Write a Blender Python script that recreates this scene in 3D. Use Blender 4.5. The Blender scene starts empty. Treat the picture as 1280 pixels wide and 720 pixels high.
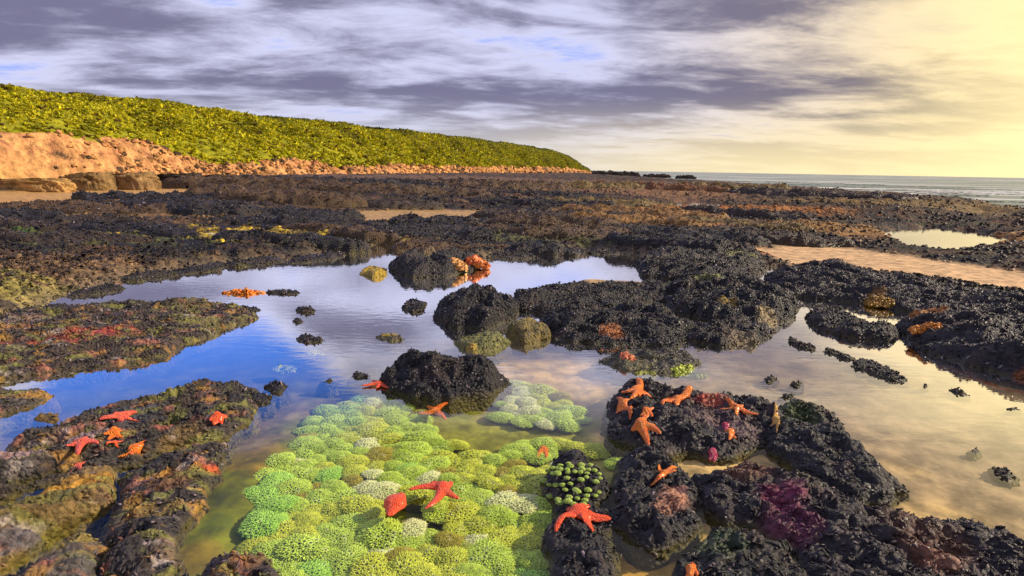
import bpy, math, random
import numpy as np
from mathutils import Matrix, Vector
random.seed(7); RNG = np.random.default_rng(7)
R = math.radians
scene = bpy.context.scene
COL = scene.collection

# ------------------------------------------------------------------ camera
F = 763.0; H = 1.5; PITCH = R(11.05); ROLL = R(1.0)
fw = np.array([0, math.cos(PITCH), -math.sin(PITCH)])
up0 = np.array([0, math.sin(PITCH), math.cos(PITCH)]); r0 = np.array([1., 0, 0])
rt = math.cos(ROLL)*r0 + math.sin(ROLL)*up0
up = -math.sin(ROLL)*r0 + math.cos(ROLL)*up0
cam = bpy.data.objects.new('camera', bpy.data.cameras.new('camera')); COL.objects.link(cam)
cam.data.lens = 36*F/1280; cam.data.sensor_width = 36; cam.data.clip_start = .05; cam.data.clip_end = 30000
cam.matrix_world = Matrix([[rt[0], up[0], -fw[0], 0], [rt[1], up[1], -fw[1], 0], [rt[2], up[2], -fw[2], H], [0, 0, 0, 1]])
scene.camera = cam

def ray(px, py):
    d = fw*F + rt*(px-640) - up*(py-360)
    return d/np.linalg.norm(d)
def at(px, py, z=0.0):                 # where that line of sight meets height z
    d = ray(px, py); k = (z-H)/d[2]
    return np.array([d[0]*k, d[1]*k])
def az(px, Y):                         # a point at distance Y in the direction of a column near the horizon
    hy = 211+(px-640)*math.tan(ROLL)
    d = ray(px, hy); return np.array([d[0]/d[1]*Y, Y])
def to_px(p):
    v = np.array(p)-np.array([0, 0, H]); z = v@fw
    return 640+F*(v@rt)/z, 360-F*(v@up)/z

# ------------------------------------------------------------------ noise
_P = RNG.permutation(512)
_A = RNG.uniform(0, 2*math.pi, 512); _GX = np.cos(_A); _GY = np.sin(_A)
def gn(x, y, seed=0):
    xi = np.floor(x).astype(np.int64); yi = np.floor(y).astype(np.int64)
    fx = x-xi; fy = y-yi
    u = fx*fx*fx*(fx*(fx*6-15)+10); v = fy*fy*fy*(fy*(fy*6-15)+10)
    def g(ix, iy, dx, dy):
        h = _P[(_P[(ix+seed*37) & 511]+iy) & 511]
        return _GX[h]*dx+_GY[h]*dy
    a = g(xi, yi, fx, fy); b = g(xi+1, yi, fx-1, fy)
    c = g(xi, yi+1, fx, fy-1); d = g(xi+1, yi+1, fx-1, fy-1)
    return (a+(b-a)*u+((c+(d-c)*u)-(a+(b-a)*u))*v)*1.5
def fbm(x, y, o=4, seed=0, gain=.5):
    s = 0; a = 1.; t = 0
    for i in range(o):
        s = s+a*gn(x*2**i+i*13.7, y*2**i+i*7.3, seed+i); t += a; a *= gain
    return s/t
def ridge(x, y, o=4, seed=0, gain=.5):
    s = 0; a = 1.; t = 0
    for i in range(o):
        s = s+a*(1-np.abs(gn(x*2**i+i*5.1, y*2**i+i*9.2, seed+i))*2); t += a; a *= gain
    return s/t
def rot(x, y, a):
    c, s = math.cos(a), math.sin(a); return x*c+y*s, -x*s+y*c
def ss(a, b, x):
    t = np.clip((x-a)/(b-a), 0, 1); return t*t*(3-2*t)

def sdf(poly, X, Y):                    # positive inside
    P = np.asarray(poly, float); n = len(P)
    d2 = np.full(X.shape, 1e18); ins = np.zeros(X.shape, bool)
    for i in range(n):
        a = P[i]; b = P[(i+1) % n]; e = b-a
        wx = X-a[0]; wy = Y-a[1]
        t = np.clip((wx*e[0]+wy*e[1])/(e@e+1e-12), 0, 1)
        d2 = np.minimum(d2, (wx-e[0]*t)**2+(wy-e[1]*t)**2)
        c = (a[1] > Y) != (b[1] > Y)
        with np.errstate(divide='ignore', invalid='ignore'):
            xs = a[0]+(Y-a[1])/(b[1]-a[1]+1e-15)*e[0]
        ins ^= c & (X < xs)
    d = np.sqrt(d2)
    return np.where(ins, d, -d)

# ------------------------------------------------------------------ mesh / material helpers
def mesh_obj(name, V, Fc, mat, parent=None, col=None, smooth=True, extra=None):
    V = np.ascontiguousarray(V, dtype=np.float32); Fc = np.ascontiguousarray(Fc, dtype=np.int32)
    me = bpy.data.meshes.new(name); k = Fc.shape[1]
    me.vertices.add(len(V)); me.vertices.foreach_set('co', V.ravel())
    me.loops.add(Fc.size); me.loops.foreach_set('vertex_index', Fc.ravel())
    me.polygons.add(len(Fc)); me.polygons.foreach_set('loop_start', np.arange(0, Fc.size, k, dtype=np.int32))
    me.update(calc_edges=True)
    if smooth: me.polygons.foreach_set('use_smooth', np.ones(len(Fc), bool))
    if col is not None:
        c = np.ones((len(V), 4), np.float32); c[:, :3] = col
        at_ = me.color_attributes.new('Col', 'FLOAT_COLOR', 'POINT'); at_.data.foreach_set('color', c.ravel())
    for k_, arr in (extra or {}).items():
        a = me.attributes.new(k_, 'FLOAT', 'POINT'); a.data.foreach_set('value', np.ascontiguousarray(arr, np.float32))
    me.materials.append(mat)
    o = bpy.data.objects.new(name, me); COL.objects.link(o)
    if parent is not None: o.parent = parent
    return o
def tag(o, label=None, cat=None, group=None, kind=None):
    if label: o['label'] = label
    if cat: o['category'] = cat
    if group: o['group'] = group
    if kind: o['kind'] = kind
    return o
def empty(name, loc=(0, 0, 0)):
    o = bpy.data.objects.new(name, None); o.location = loc; o.empty_display_size = .1; COL.objects.link(o); return o

class NT:
    def __init__(s, tree): s.t = tree; s.n = tree.nodes; s.l = tree.links
    def N(s, typ, ins=None, **kw):
        nd = s.n.new(typ)
        for k, v in kw.items(): setattr(nd, k, v)
        for k, v in (ins or {}).items():
            if isinstance(v, bpy.types.NodeSocket): s.l.new(v, nd.inputs[k])
            else: nd.inputs[k].default_value = v
        return nd
    def math(s, op, a, b=None, c=None, clamp=False):
        ins = {0: a}
        if b is not None: ins[1] = b
        if c is not None: ins[2] = c
        return s.N('ShaderNodeMath', ins, operation=op, use_clamp=clamp).outputs[0]
    def vmath(s, op, a, b=None):
        ins = {0: a}
        if b is not None: ins[1] = b
        return s.N('ShaderNodeVectorMath', ins, operation=op)
    def mapr(s, v, a, b, c=0., d=1., smooth=True):
        return s.N('ShaderNodeMapRange', {'Value': v, 'From Min': a, 'From Max': b, 'To Min': c, 'To Max': d}, interpolation_type='SMOOTHSTEP' if smooth else 'LINEAR').outputs[0]
    def mix(s, f, a, b, blend='MIX'):
        nd = s.N('ShaderNodeMix', data_type='RGBA', blend_type=blend)
        for i, v in ((0, f), (6, a), (7, b)):
            if isinstance(v, bpy.types.NodeSocket): s.l.new(v, nd.inputs[i])
            else: nd.inputs[i].default_value = v if i == 0 else (*v, 1)
        return nd.outputs[2]
def new_mat(name):
    m = bpy.data.materials.new(name); m.use_nodes = True; m.node_tree.nodes.clear()
    nt = NT(m.node_tree); out = nt.N('ShaderNodeOutputMaterial')
    return m, nt, out
def attr_mat(name, rough=.6, spec=.5, nscale=30, namp=.5, bump=.02, bscale=60, coat=0., vor=0, rough_var=.15, gattr=None):
    m, nt, out = new_mat(name)
    geo = nt.N('ShaderNodeNewGeometry').outputs['Position']
    a = nt.N('ShaderNodeVertexColor', layer_name='Col').outputs[0]
    n = nt.N('ShaderNodeTexNoise', {'Vector': geo, 'Scale': nscale, 'Detail': 6, 'Roughness': .65})
    f = nt.mapr(n.outputs[0], .3, .7, 1-namp, 1+namp)
    c = nt.vmath('SCALE', a); nt.l.new(f, c.inputs['Scale'])
    h = nt.N('ShaderNodeTexNoise', {'Vector': geo, 'Scale': bscale, 'Detail': 5, 'Roughness': .7}).outputs[0]
    if vor:
        v = nt.N('ShaderNodeTexVoronoi', {'Vector': geo, 'Scale': vor}).outputs[0]
        h = nt.math('SUBTRACT', h, v)
    if gattr:
        ga = nt.N('ShaderNodeAttribute', attribute_name=gattr).outputs['Fac']; h = nt.math('MULTIPLY', h, nt.math('ADD', nt.math('MULTIPLY', ga, .95), .05))
    b = nt.N('ShaderNodeBump', {'Height': h, 'Strength': 1., 'Distance': bump})
    rg = nt.mapr(n.outputs[0], .35, .65, rough-rough_var, rough+rough_var)
    p = nt.N('ShaderNodeBsdfPrincipled', {'Base Color': c.outputs[0], 'Roughness': rg, 'Normal': b.outputs[0], 'Specular IOR Level': spec, 'Coat Weight': coat, 'Coat Roughness': .15})
    nt.l.new(p.outputs[0], out.inputs[0])
    return m

M_rock = attr_mat('wet_rock', .5, .5, 25, .55, .02, 50, vor=45, rough_var=.2)
M_reef = attr_mat('shore_rock', .7, .3, 7, .45, .05, 9, vor=14, gattr='rough_ground')
M_mussel = attr_mat('mussel_shell', .42, .4, 40, .4, .003, 150)
M_anem = attr_mat('anemone_flesh', .4, .5, 60, .2, .002, 200)
M_hill = attr_mat('turf', .9, .1, 1.5, .4, .1, 3)
M_cliff = attr_mat('clay', .9, .15, 2.2, .45, .35, 2.5)
M_scrub = attr_mat('scrub_leaf', .7, .2, 2, .25, .01, 10)
M_weed = attr_mat('seaweed_leaf', .4, .5, 50, .4, .004, 120)
def star_mat(name, c1, c2):
    m, nt, out = new_mat(name)
    tc = nt.N('ShaderNodeTexCoord').outputs['Object']
    v = nt.N('ShaderNodeTexVoronoi', {'Vector': tc, 'Scale': 170.})
    n = nt.N('ShaderNodeTexNoise', {'Vector': tc, 'Scale': 22., 'Detail': 4})
    base = nt.mix(nt.mapr(n.outputs[0], .35, .65), c1, c2)
    c = nt.mix(nt.mapr(v.outputs[0], .30, .14, 0, .5), base, (1., .5, .22))
    b = nt.N('ShaderNodeBump', {'Height': nt.math('MULTIPLY', v.outputs[0], -1), 'Strength': 1., 'Distance': .009})
    p = nt.N('ShaderNodeBsdfPrincipled', {'Base Color': c, 'Roughness': .4, 'Normal': b.outputs[0], 'Coat Weight': .3, 'Coat Roughness': .2})
    nt.l.new(p.outputs[0], out.inputs[0]); return m
STARM = {'red': star_mat('red_star_skin', (1., .075, .01), (.92, .09, .012)),
         'orange': star_mat('orange_star_skin', (1., .27, .008), (.95, .16, .006)),
         'vermilion': star_mat('vermilion_star_skin', (1., .13, .015), (.9, .07, .012)),
         'pink': star_mat('pink_star_skin', (1., .17, .08), (.9, .10, .05)),
         'yellow': star_mat('yellow_star_skin', (.8, .45, .05), (.7, .35, .06)),
         'magenta': star_mat('magenta_skin', (.6, .02, .12), (.5, .03, .1))}

# ------------------------------------------------------------------ sea / pool water
def water_mat(name, tint, lo, hi, fmax, bscale, bdist, rough, body=None, foam=False):
    m, nt, out = new_mat(name)
    geo = nt.N('ShaderNodeNewGeometry').outputs['Position']
    mp = nt.N('ShaderNodeMapping', {'Vector': geo, 'Scale': (1., 2.2, 1.)}).outputs[0]
    n = nt.N('ShaderNodeTexNoise', {'Vector': mp, 'Scale': bscale, 'Detail': 3, 'Roughness': .55})
    b = nt.N('ShaderNodeBump', {'Height': n.outputs[0], 'Strength': 1., 'Distance': bdist})
    lw = nt.N('ShaderNodeLayerWeight', {'Blend': .5}).outputs['Facing']
    f = nt.mapr(lw, lo, hi, .03, fmax)
    g = nt.N('ShaderNodeBsdfGlossy', {'Color': (1, 1, 1, 1), 'Roughness': rough, 'Normal': b.outputs[0]})
    if body is None:
        base = nt.N('ShaderNodeBsdfTransparent', {'Color': (*tint, 1)}).outputs[0]
    else:
        cc = body
        if foam:
            mf = nt.N('ShaderNodeMapping', {'Vector': geo, 'Scale': (.012, .07, 1.), 'Rotation': (0, 0, R(18))}).outputs[0]
            nf = nt.N('ShaderNodeTexNoise', {'Vector': mf, 'Scale': 1., 'Detail': 9, 'Roughness': .62}).outputs[0]
            ff = nt.mapr(nf, .50, .57, 0, .9)
            cc = nt.mix(ff, body, (.62, .62, .58)); f = nt.math('MULTIPLY', f, nt.math('SUBTRACT', 1., ff))
            base = nt.N('ShaderNodeBsdfDiffuse', {'Color': cc}).outputs[0]
        else: base = nt.N('ShaderNodeBsdfDiffuse', {'Color': (*cc, 1)}).outputs[0]
    mx = nt.N('ShaderNodeMixShader', {0: f, 1: base, 2: g.outputs[0]})
    nt.l.new(mx.outputs[0], out.inputs[0]); return m
M_pool = water_mat('pool_water', (.96, .97, .86), .56, .80, .95, 5., .0009, .0)
M_sea = water_mat('sea_water', None, .6, 1.0, .22, .35, .3, .25, (.16, .21, .19), True)

# ------------------------------------------------------------------ world outlines from the map of the shore
def W(pts, z=0.): return np.array([at(x, y, z) for x, y in pts])
REEF = np.vstack([W([(-500, 480), (-150, 440), (0, 412), (60, 398), (115, 380), (150, 364), (200, 349), (330, 333), (400, 329), (450, 319), (490, 312),
     (560, 328), (620, 330), (700, 321), (730, 319), (760, 321), (800, 329), (860, 338), (930, 338), (1000, 345), (1060, 352), (1110, 362), (1200, 378), (1290, 395), (1500, 440), (2000, 540)]),
     [[60, 3], [600, 60], [600, 900], [-600, 900], [-600, 3], [-30, 3]]])
EDGE = np.array([[40, -30], [22, 0], az(1700, 15), az(1400, 23), az(1280, 30), az(1150, 40), az(1000, 58), az(900, 82), az(800, 130), az(745, 190), az(715, 300), [60, 700], [-700, 700], [-700, -30]])
SANDS = [  # outline, level, colour
    (W([(948, 316), (1000, 307), (1060, 312), (1120, 321), (1200, 333), (1310, 350), (1480, 378), (1480, 400), (1290, 368), (1200, 355), (1140, 348), (1090, 340), (1040, 330), (990, 333)]), .035, (.62, .40, .20)),
    (W([(395, 272), (420, 266), (540, 264), (640, 266), (685, 272), (640, 279), (500, 281), (420, 279)]), .03, (.42, .26, .10)),
    (W([(-60, 246), (60, 240), (180, 234), (255, 241), (180, 250), (60, 258), (-60, 264)]), .08, (.50, .28, .08)),
    (W([(60, 262), (150, 256), (240, 250), (250, 244), (120, 250), (20, 262), (-80, 272), (-80, 280), (40, 274)]), .06, (.5, .3, .09)),
    (W([(730, 352), (800, 356), (835, 362), (800, 370), (745, 362)]), .05, (.5, .33, .15)),
]
PUDDLES = [W([(1105, 290), (1160, 283), (1215, 288), (1265, 299), (1235, 308), (1180, 315), (1130, 307)]),
           W([(822, 254), (860, 250), (900, 254), (905, 260), (850, 262), (820, 260)]),
           W([(1190, 268), (1230, 264), (1290, 272), (1290, 278), (1230, 275)])]
def blob(px, py, r, c, s=1.): p = at(px, py); return (p[0], p[1], r, c, s)
def paint(X, Y, C, blobs):
    wx = fbm(X*2.5, Y*2.5, 3, 91); wy = fbm(X*2.5+9, Y*2.5, 3, 92)
    for bx, by, r, c, s in blobs:
        rr = r if isinstance(r, tuple) else (r, r, 0)
        dx, dy = X-bx+wx*rr[0]*.7, Y-by+wy*rr[0]*.7
        if len(rr) > 2 and rr[2]: dx, dy = rot(dx, dy, rr[2])
        d = (dx/rr[0])**2+(dy/rr[1])**2
        w = (ss(1.3, .35, d)*s)[..., None]
        C = C*(1-w)+np.array(c)*w
    return C

OCH = (.38, .2, .035); OLV = (.16, .15, .03); GRN = (.14, .2, .02); PNK = (.3, .12, .11); ORG = (.7, .17, .02)
BED = [blob(340, 590, .6, (.15, .17, .015)), blob(540, 640, 1.0, (.22, .25, .02)), blob(500, 540, .75, (.25, .27, .025)), blob(640, 540, .6, (.25, .25, .04)), blob(760, 570, .45, (.24, .28, .03)),
       blob(420, 450, .7, (.14, .12, .05)), blob(330, 430, .9, (.17, .13, .10)), blob(250, 430, 1.2, (.06, .055, .05), .8), blob(400, 360, 3., (.07, .06, .05), .8),
       blob(60, 490, (1., .3, .5), (.12, .10, .02)), blob(700, 455, .55, (.6, .40, .17)), blob(640, 490, .35, (.35, .28, .08), .8), blob(1080, 480, 1.8, (.33, .24, .175)), blob(1150, 570, 1.7, (.66, .45, .20)), blob(970, 470, .8, (.38, .28, .17)),
       blob(1240, 470, (1.2, .12, -1), (.45, .1, .015), .9), blob(285, 600, (.5, .12, .9), (.3, .15, .02), .6), blob(320, 560, (.16, .22, 0), (.22, .12, .02), .6), blob(330, 680, .25, (.28, .15, .03), .7),
       blob(430, 565, .2, (.24, .2, .03), .5), blob(250, 655, .35, (.13, .145, .012)), blob(290, 620, .3, (.14, .15, .012)), blob(300, 560, .13, (.22, .16, .02), .8), blob(240, 680, .12, (.2, .13, .02), .7), blob(270, 640, .08, (.05, .07, .01), .7), blob(1240, 560, 1.2, (.36, .26, .17)), blob(780, 690, .3, (.42, .25, .05)), blob(905, 645, .2, (.55, .38, .12)), blob(560, 350, 1.0, (.08, .08, .02)), blob(720, 440, .3, (.12, .1, .04), .0)]
REEFB = [blob(240, 300, (2.3, .8, 0), (.62, .42, .03)), blob(0, 352, (2.2, 1.4, 0), (.22, .13, .06), .7), blob(240, 300, (1.6, .7, 0), (.5, .34, .03)), blob(290, 299, (.5, .3, 0), (.45, .6, .5), .9), blob(60, 372, (2.4, .6, .2), (.3, .26, .05), .7), blob(20, 296, (2.2, .8, 0), (.05, .16, .02), .8),
         blob(130, 305, (3., .9, 0), (.10, .12, .03), .6), blob(330, 234, (9, 4, 0), (.05, .10, .02), .8), blob(60, 270, (6, 3, 0), (.35, .2, .08), .6), blob(780, 275, (2.5, 3, 0), (.4, .2, .05), .75), blob(930, 270, (4., 2.5, 0), (.45, .17, .03), .7),
         blob(1050, 292, (2., 1.6, 0), (.36, .19, .05), .75), blob(870, 292, (1., 1., 0), (.4, .17, .04), .7), blob(1245, 300, (3, 1., 0), (.45, .2, .04), .8), blob(800, 245, (8, 6, 0), (.34, .17, .07), .5), blob(690, 295, (1.2, .5, 0), (.35, .22, .04), .5),
         blob(960, 318, (.8, .5, 0), (.5, .2, .05), .8), blob(460, 300, (1.4, .4, 0), (.32, .25, .05), .7), blob(1150, 262, (8, 3, 0), (.3, .19, .05), .5), blob(700, 232, (25, 14, 0), (.22, .13, .08), .6), blob(700, 308, (1.8, .35, 0), (.12, .12, .03), .8), blob(1020, 305, (1.2, .3, 0), (.5, .25, .1), .7)]

def reef_relief(X, Y):
    a, b = rot(X+fbm(X*.3, Y*.3, 2, 5)*1.5, Y+fbm(X*.3+7, Y*.3, 2, 6)*1.5, R(-12))
    dist = np.sqrt(X*X+Y*Y)
    big = ridge(a*.16, b*.42, 4, 11)
    mid = ridge(a*.7, b*1.7, 3, 21)
    fine = ridge(X*3.1, Y*3.1, 3, 31)
    st = fbm(a*.5, b*3.2, 3, 41)
    return .20*np.clip(big-.15, -.25, 1)+.15*np.clip(mid, -.3, 1)+.04*fine+.09*st+.03*ridge(a*2.2, b*6.5, 3, 47)
BX0, BY0 = at(285, 610)
def ground(X, Y, colors=False):
    dist = np.sqrt(X*X+Y*Y)
    wob = fbm(X*1.3, Y*1.3, 3, 3)*.22*np.clip(dist/9, .25, 1.6)
    dr = sdf(REEF, X, Y)+wob*.8-.045*np.clip(dist, 4, 14)
    bed = -.105+.07*np.exp(-(((X-BX0)/.22)**2+((Y-BY0)/.75)**2))+.065*ss(.35, 1.1, X-.12*(Y-3))+.035*ss(5.5, 8, Y)*ss(.5, -1, X)+.02*fbm(X*1.1, Y*1.1, 3, 51)+.012*fbm(X*6, Y*6, 3, 55)
    # right pool floor is a shallow sand sheet
    rel = reef_relief(X, Y)
    rise = ss(10, 70, dist)*(.06+.27*ss(8, -8, X))
    att = np.ones(X.shape)
    for poly in [p_[0] for p_ in SANDS]+PUDDLES:
        dm = -sdf(poly, X, Y); att = np.minimum(att, .3+.7*ss(0, .12, dm/np.clip(dist, 3, 60)))
    rel = rel*att*(.55+.6*ss(12, 30, dist))
    z_reef = .05+rel+rise
    k = ss(-.15, .6, dr)
    z = bed*(1-k)+z_reef*k
    sandw = np.zeros(X.shape); 
    C = None
    if colors:
        n1 = fbm(X*.8, Y*1.6, 4, 61); n2 = fbm(X*3, Y*4, 3, 65); n3 = fbm(X*.35, Y*.9, 4, 69)
        h = (rel+.1)/.4
        dark = np.array([.010, .008, .009]); brn = np.array([.13, .068, .032]); tan = np.array([.42, .25, .11])
        w = np.clip(.08+n1*1.5+ss(9, 40, dist)*.28, 0, 1)[..., None]
        Cr = dark*(1-w)+brn*w
        w = (ss(.35, .6, n3)*.3+ss(18, 60, dist)*.12*ss(-.1, .3, n1))[..., None]
        Cr = Cr*(1-w)+tan*w
        w = (ss(.2, .55, n2)*.35)[..., None]; Cr = Cr*(1-w)+np.array([.17, .15, .04])*w
        Cr = paint(X, Y, Cr, REEFB)*(.75+.5*np.clip(n2+.5, 0, 1))[..., None]
        Cb = np.ones(X.shape+(3,))*np.array([.20, .15, .09])
        Cb = paint(X, Y, Cb, BED)*(.8+.4*np.clip(n2+.5, 0, 1))[..., None]
        C = Cb*(1-k[..., None])+Cr*k[..., None]
    for poly, lev, c in SANDS:
        d = sdf(poly, X, Y)+fbm(X*.9, Y*.9, 3, 77)*.02*np.clip(dist, 4, 40)
        e = .04*np.clip(dist, 3, 30)
        w = ss(-e, e*.4, d)
        z = z*(1-w)+(lev+.012*fbm(X*2, Y*5, 3, 7))*w
        if colors:
            w2 = ss(-e*.5, e*.3, d)[..., None]; C = C*(1-w2)+np.array(c)*w2*(.9+.25*fbm(X*1.5, Y*6, 3, 8)[..., None])+0
        sandw = np.maximum(sandw, w)
    for poly in PUDDLES:
        d = sdf(poly, X, Y)+fbm(X*1.9, Y*1.9, 3, 78)*.02*np.clip(dist, 4, 40)
        e = .02*dist; w = ss(-e, e*.3, d)
        z = z*(1-w)+(-.05)*w; sandw = np.maximum(sandw, w)
    # seaward edge
    de = sdf(EDGE, X, Y)+fbm(X*.15, Y*.15, 3, 15)*2.5
    w = ss(-3.5, 1.5, de)
    rim = np.exp(-((de-4)/3.)**2)*(.05+.2*np.clip(fbm(X*.25, Y*.25, 3, 18), 0, 1))*ss(12, 20, dist)
    z = (z+rim)*w+(-2.2)*(1-w)
    if colors: return z, C, k*(1-sandw)*w
    return z

# ------------------------------------------------------------------ terrain sheet
nr, na = 760, 1080
rr = .7*(420/.7)**(np.arange(nr)/(nr-1)); aa = np.linspace(R(-72), R(72), na)
RR, AA = np.meshgrid(rr, aa, indexing='ij')
X = np.sin(AA)*RR; Y = np.cos(AA)*RR-.5
z, C, k = ground(X, Y, True)
idx = np.arange(nr*na).reshape(nr, na)
Fq = np.stack([idx[:-1, :-1], idx[:-1, 1:], idx[1:, 1:], idx[1:, :-1]], -1).reshape(-1, 4)
# drop what lies under the sea, far out
o = mesh_obj('rocky_shore', np.stack([X, Y, z], -1).reshape(-1, 3), Fq[:, ::-1], M_reef, col=np.clip(C, 0, 1).reshape(-1, 3), extra={'rough_ground': k.ravel()})
tag(o, kind='structure')
# ground behind the viewer and the sea bed
M_bed = attr_mat('sea_bed', .8, .2, 2, .3, .02, 9)
def sheet(name, x0, x1, y0, y1, z, mat, n=2, c=(.12, .10, .07), kind='structure'):
    xs = np.linspace(x0, x1, n); ys = np.linspace(y0, y1, n); XX, YY = np.meshgrid(xs, ys)
    i = np.arange(n*n).reshape(n, n); q = np.stack([i[:-1, :-1], i[:-1, 1:], i[1:, 1:], i[1:, :-1]], -1).reshape(-1, 4)
    o = mesh_obj(name, np.stack([XX, YY, np.full(XX.shape, z)], -1).reshape(-1, 3), q, mat, col=np.tile(c, (n*n, 1)))
    return tag(o, kind=kind)
sheet('ground', -9000, 9000, -9000, 9000, -2.6, M_bed)
sheet('sea', -9000, 9000, -9000, 9000, -1.15, M_sea)
# pool water, a sheet that ends inside the rock
wp = [at(-400, 700)-[3, 0], [-6, .2], [6, .2], az(1500, 12), az(1290, 24), az(1150, 33), az(1000, 50), az(700, 48), az(300, 30), az(0, 22), az(-300, 14)]
me = bpy.data.meshes.new('pool_water'); me.from_pydata([(p[0], p[1], 0.) for p in wp], [], [list(range(len(wp)))]); me.materials.append(M_pool)
o = bpy.data.objects.new('pool_water', me); COL.objects.link(o); tag(o, kind='structure')

# ------------------------------------------------------------------ rocks
ROCKS = []
class Rock:
    def __init__(s, pts, Hh, w, amp=.05, ang=0., base=(.02, .018, .02), blobs=(), mus=1., seed=0, aniso=1., name='mussel_rock', label='', cat='rock', lump=.1, grp=None, strat=0, flat=0., z0=0.):
        s.z0 = z0
        s.poly = W(pts) if not isinstance(pts, np.ndarray) else pts; s.H = Hh; s.w = w; s.amp = amp; s.ang = ang; s.base = base; s.blobs = list(blobs); s.mus = mus
        s.seed = seed; s.an = aniso; s.name = name; s.label = label; s.cat = cat; s.grp = grp; s.lump = lump; s.strat = strat
        s.lo = s.poly.min(0)-.12; s.hi = s.poly.max(0)+.12; s.c = s.poly.mean(0); s.dist = np.linalg.norm(s.c); s.size = np.ptp(s.poly, axis=0).max(); ROCKS.append(s)
    def dh(s, X, Y):
        k = min(1., s.size)
        d = sdf(s.poly, X, Y)+fbm(X*5/k, Y*5/k, 3, s.seed+1)*.07*k
        t = np.clip(d/s.w, 0, 1); prof = np.sqrt(np.clip(1-(1-t)**2, 0, 1))
        a, b = rot(X, Y, s.ang)
        sc = 1/max(.35, s.lump*4)
        n = ridge(a*2.2*sc/s.an, b*2.2*sc, 4, s.seed+3)
        g = fbm(a*1.4*sc/s.an, b*1.4*sc, 2, s.seed+9)
        h = -.05+prof*(s.H*(.85+.9*g)+.05+s.amp*(n-.35)*1.0)+.012*ridge(X*14, Y*14, 2, s.seed+5)*prof
        if s.strat: h = h+prof*s.strat*(ridge(a*.8, b*9, 2, s.seed+8)-.3)
        h = np.where(d < 0, -.05+d*5., h)
        return d, h+s.z0
def surf(x, y):
    x = np.atleast_1d(np.asarray(x, float)); y = np.atleast_1d(np.asarray(y, float))
    z = ground(x, y)
    return np.maximum(z, rocks_z(x, y))
def rocks_z(x, y):
    z = np.full(x.shape, -9.)
    for r in ROCKS:
        m = (x > r.lo[0]) & (x < r.hi[0]) & (y > r.lo[1]) & (y < r.hi[1])
        if m.any(): z[m] = np.maximum(z[m], r.dh(x[m], y[m])[1])
    return z

MUSV = []
def mussel_proto():
    rings = [(0, .02, .02), (.16, .5, .42), (.45, .92, .8), (.75, 1., .7), (.95, .6, .35), (1., .05, .05)]
    V = []
    for t, w, h in rings:
        for k_ in range(6):
            a = k_*math.pi/3
            V.append(((t-.5)*2+(.1*math.cos(a) if t > .5 else 0), math.cos(a)*w*.48, math.sin(a)*h*.42))
    Fc = []
    for i in range(5):
        for k_ in range(6):
            Fc.append((i*6+k_, i*6+(k_+1) % 6, (i+1)*6+(k_+1) % 6, (i+1)*6+k_))
    return np.array(V), np.array(Fc)
MV, MF = mussel_proto()
def knob_proto():
    V = [(0, 0, .75)]; Fc = []
    for j, (r_, zz) in enumerate(((.55, .6), (1., .1), (.9, -.5))):
        for k_ in range(6):
            a = (k_+j*.5)*math.pi/3; V.append((math.cos(a)*r_, math.sin(a)*r_, zz))
    for k_ in range(6):
        k2 = (k_+1) % 6; Fc.append((0, 1+k_, 1+k2, 1+k2))
    for j in (0, 1):
        for k_ in range(6):
            k2 = (k_+1) % 6; a = 1+j*6; Fc.append((a+k_, a+6+k_, a+6+k2, a+k2))
    return np.array(V), Fc
def scatter(name, mat, P, Nrm, size, cols, proto, parent=None, tilt=.5, jit=0., origin=(0, 0, 0)):
    PV, PF = proto; n = len(P)
    T = RNG.normal(size=(n, 3)); T -= Nrm*(T*Nrm).sum(1)[:, None]*1.0; T /= np.linalg.norm(T, axis=1)[:, None]+1e-9
    T = T+Nrm*RNG.uniform(-tilt*.3, tilt, (n, 1)); T /= np.linalg.norm(T, axis=1)[:, None]
    B = np.cross(Nrm, T); B /= np.linalg.norm(B, axis=1)[:, None]+1e-9
    Nn = np.cross(T, B)
    sx = size*(1+RNG.uniform(-.3, .3, n)); sy = size*(1+RNG.uniform(-.25, .25, n))
    V = P[:, None, :]+PV[None, :, 0, None]*T[:, None, :]*sx[:, None, None]+PV[None, :, 1, None]*B[:, None, :]*sy[:, None, None]+PV[None, :, 2, None]*Nn[:, None, :]*sy[:, None, None]
    if jit: V = V+RNG.normal(size=V.shape)*jit*size[:, None, None]
    kk = len(PV); Fc = (PF[None]+np.arange(n)[:, None, None]*kk).reshape(-1, PF.shape[1])
    return mesh_obj(name, V.reshape(-1, 3)-np.array(origin), Fc, mat, parent, np.repeat(cols, kk, 0))

def rock_color(s, X, Y, h, musc=False):
    n1 = fbm(X*7, Y*7, 3, s.seed+60); n2 = fbm(X*2.1, Y*2.1, 3, s.seed+66)
    C = np.ones(X.shape+(3,))*np.array(s.base)
    w = (ss(.15, .5, n2)*.35)[..., None]; C = C*(1-w)+np.array([.08, .05, .035])*w
    w = (ss(.2, .5, n1)*.4)[..., None]; C = C*(1-w)+np.array([.11, .07, .065])*w
    bl = [blob(*b) if len(b) < 6 and not isinstance(b[2], dict) else b for b in s.blobs]
    C = paint(X, Y, C, bl)
    if 350 <= s.seed <= 420:
        for q_, (cc_, th_) in enumerate((((.40, .15, .10), .22), ((.42, .22, .04), .2), ((.42, .36, .32), .3), ((.20, .20, .04), .12))):
            a_, b_ = rot(X, Y, s.ang); v_ = fbm(a_*4.5, b_*13, 4, s.seed+140+q_*7)
            w = (ss(th_, th_+.2, v_)*.75)[..., None]; C = C*(1-w)+np.array(cc_)*w
    w = (ss(.03, -.04, h-s.z0*0)*.7)[..., None]; C = C*(1-w)+np.array([.16, .13, .02])*w
    return C
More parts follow.
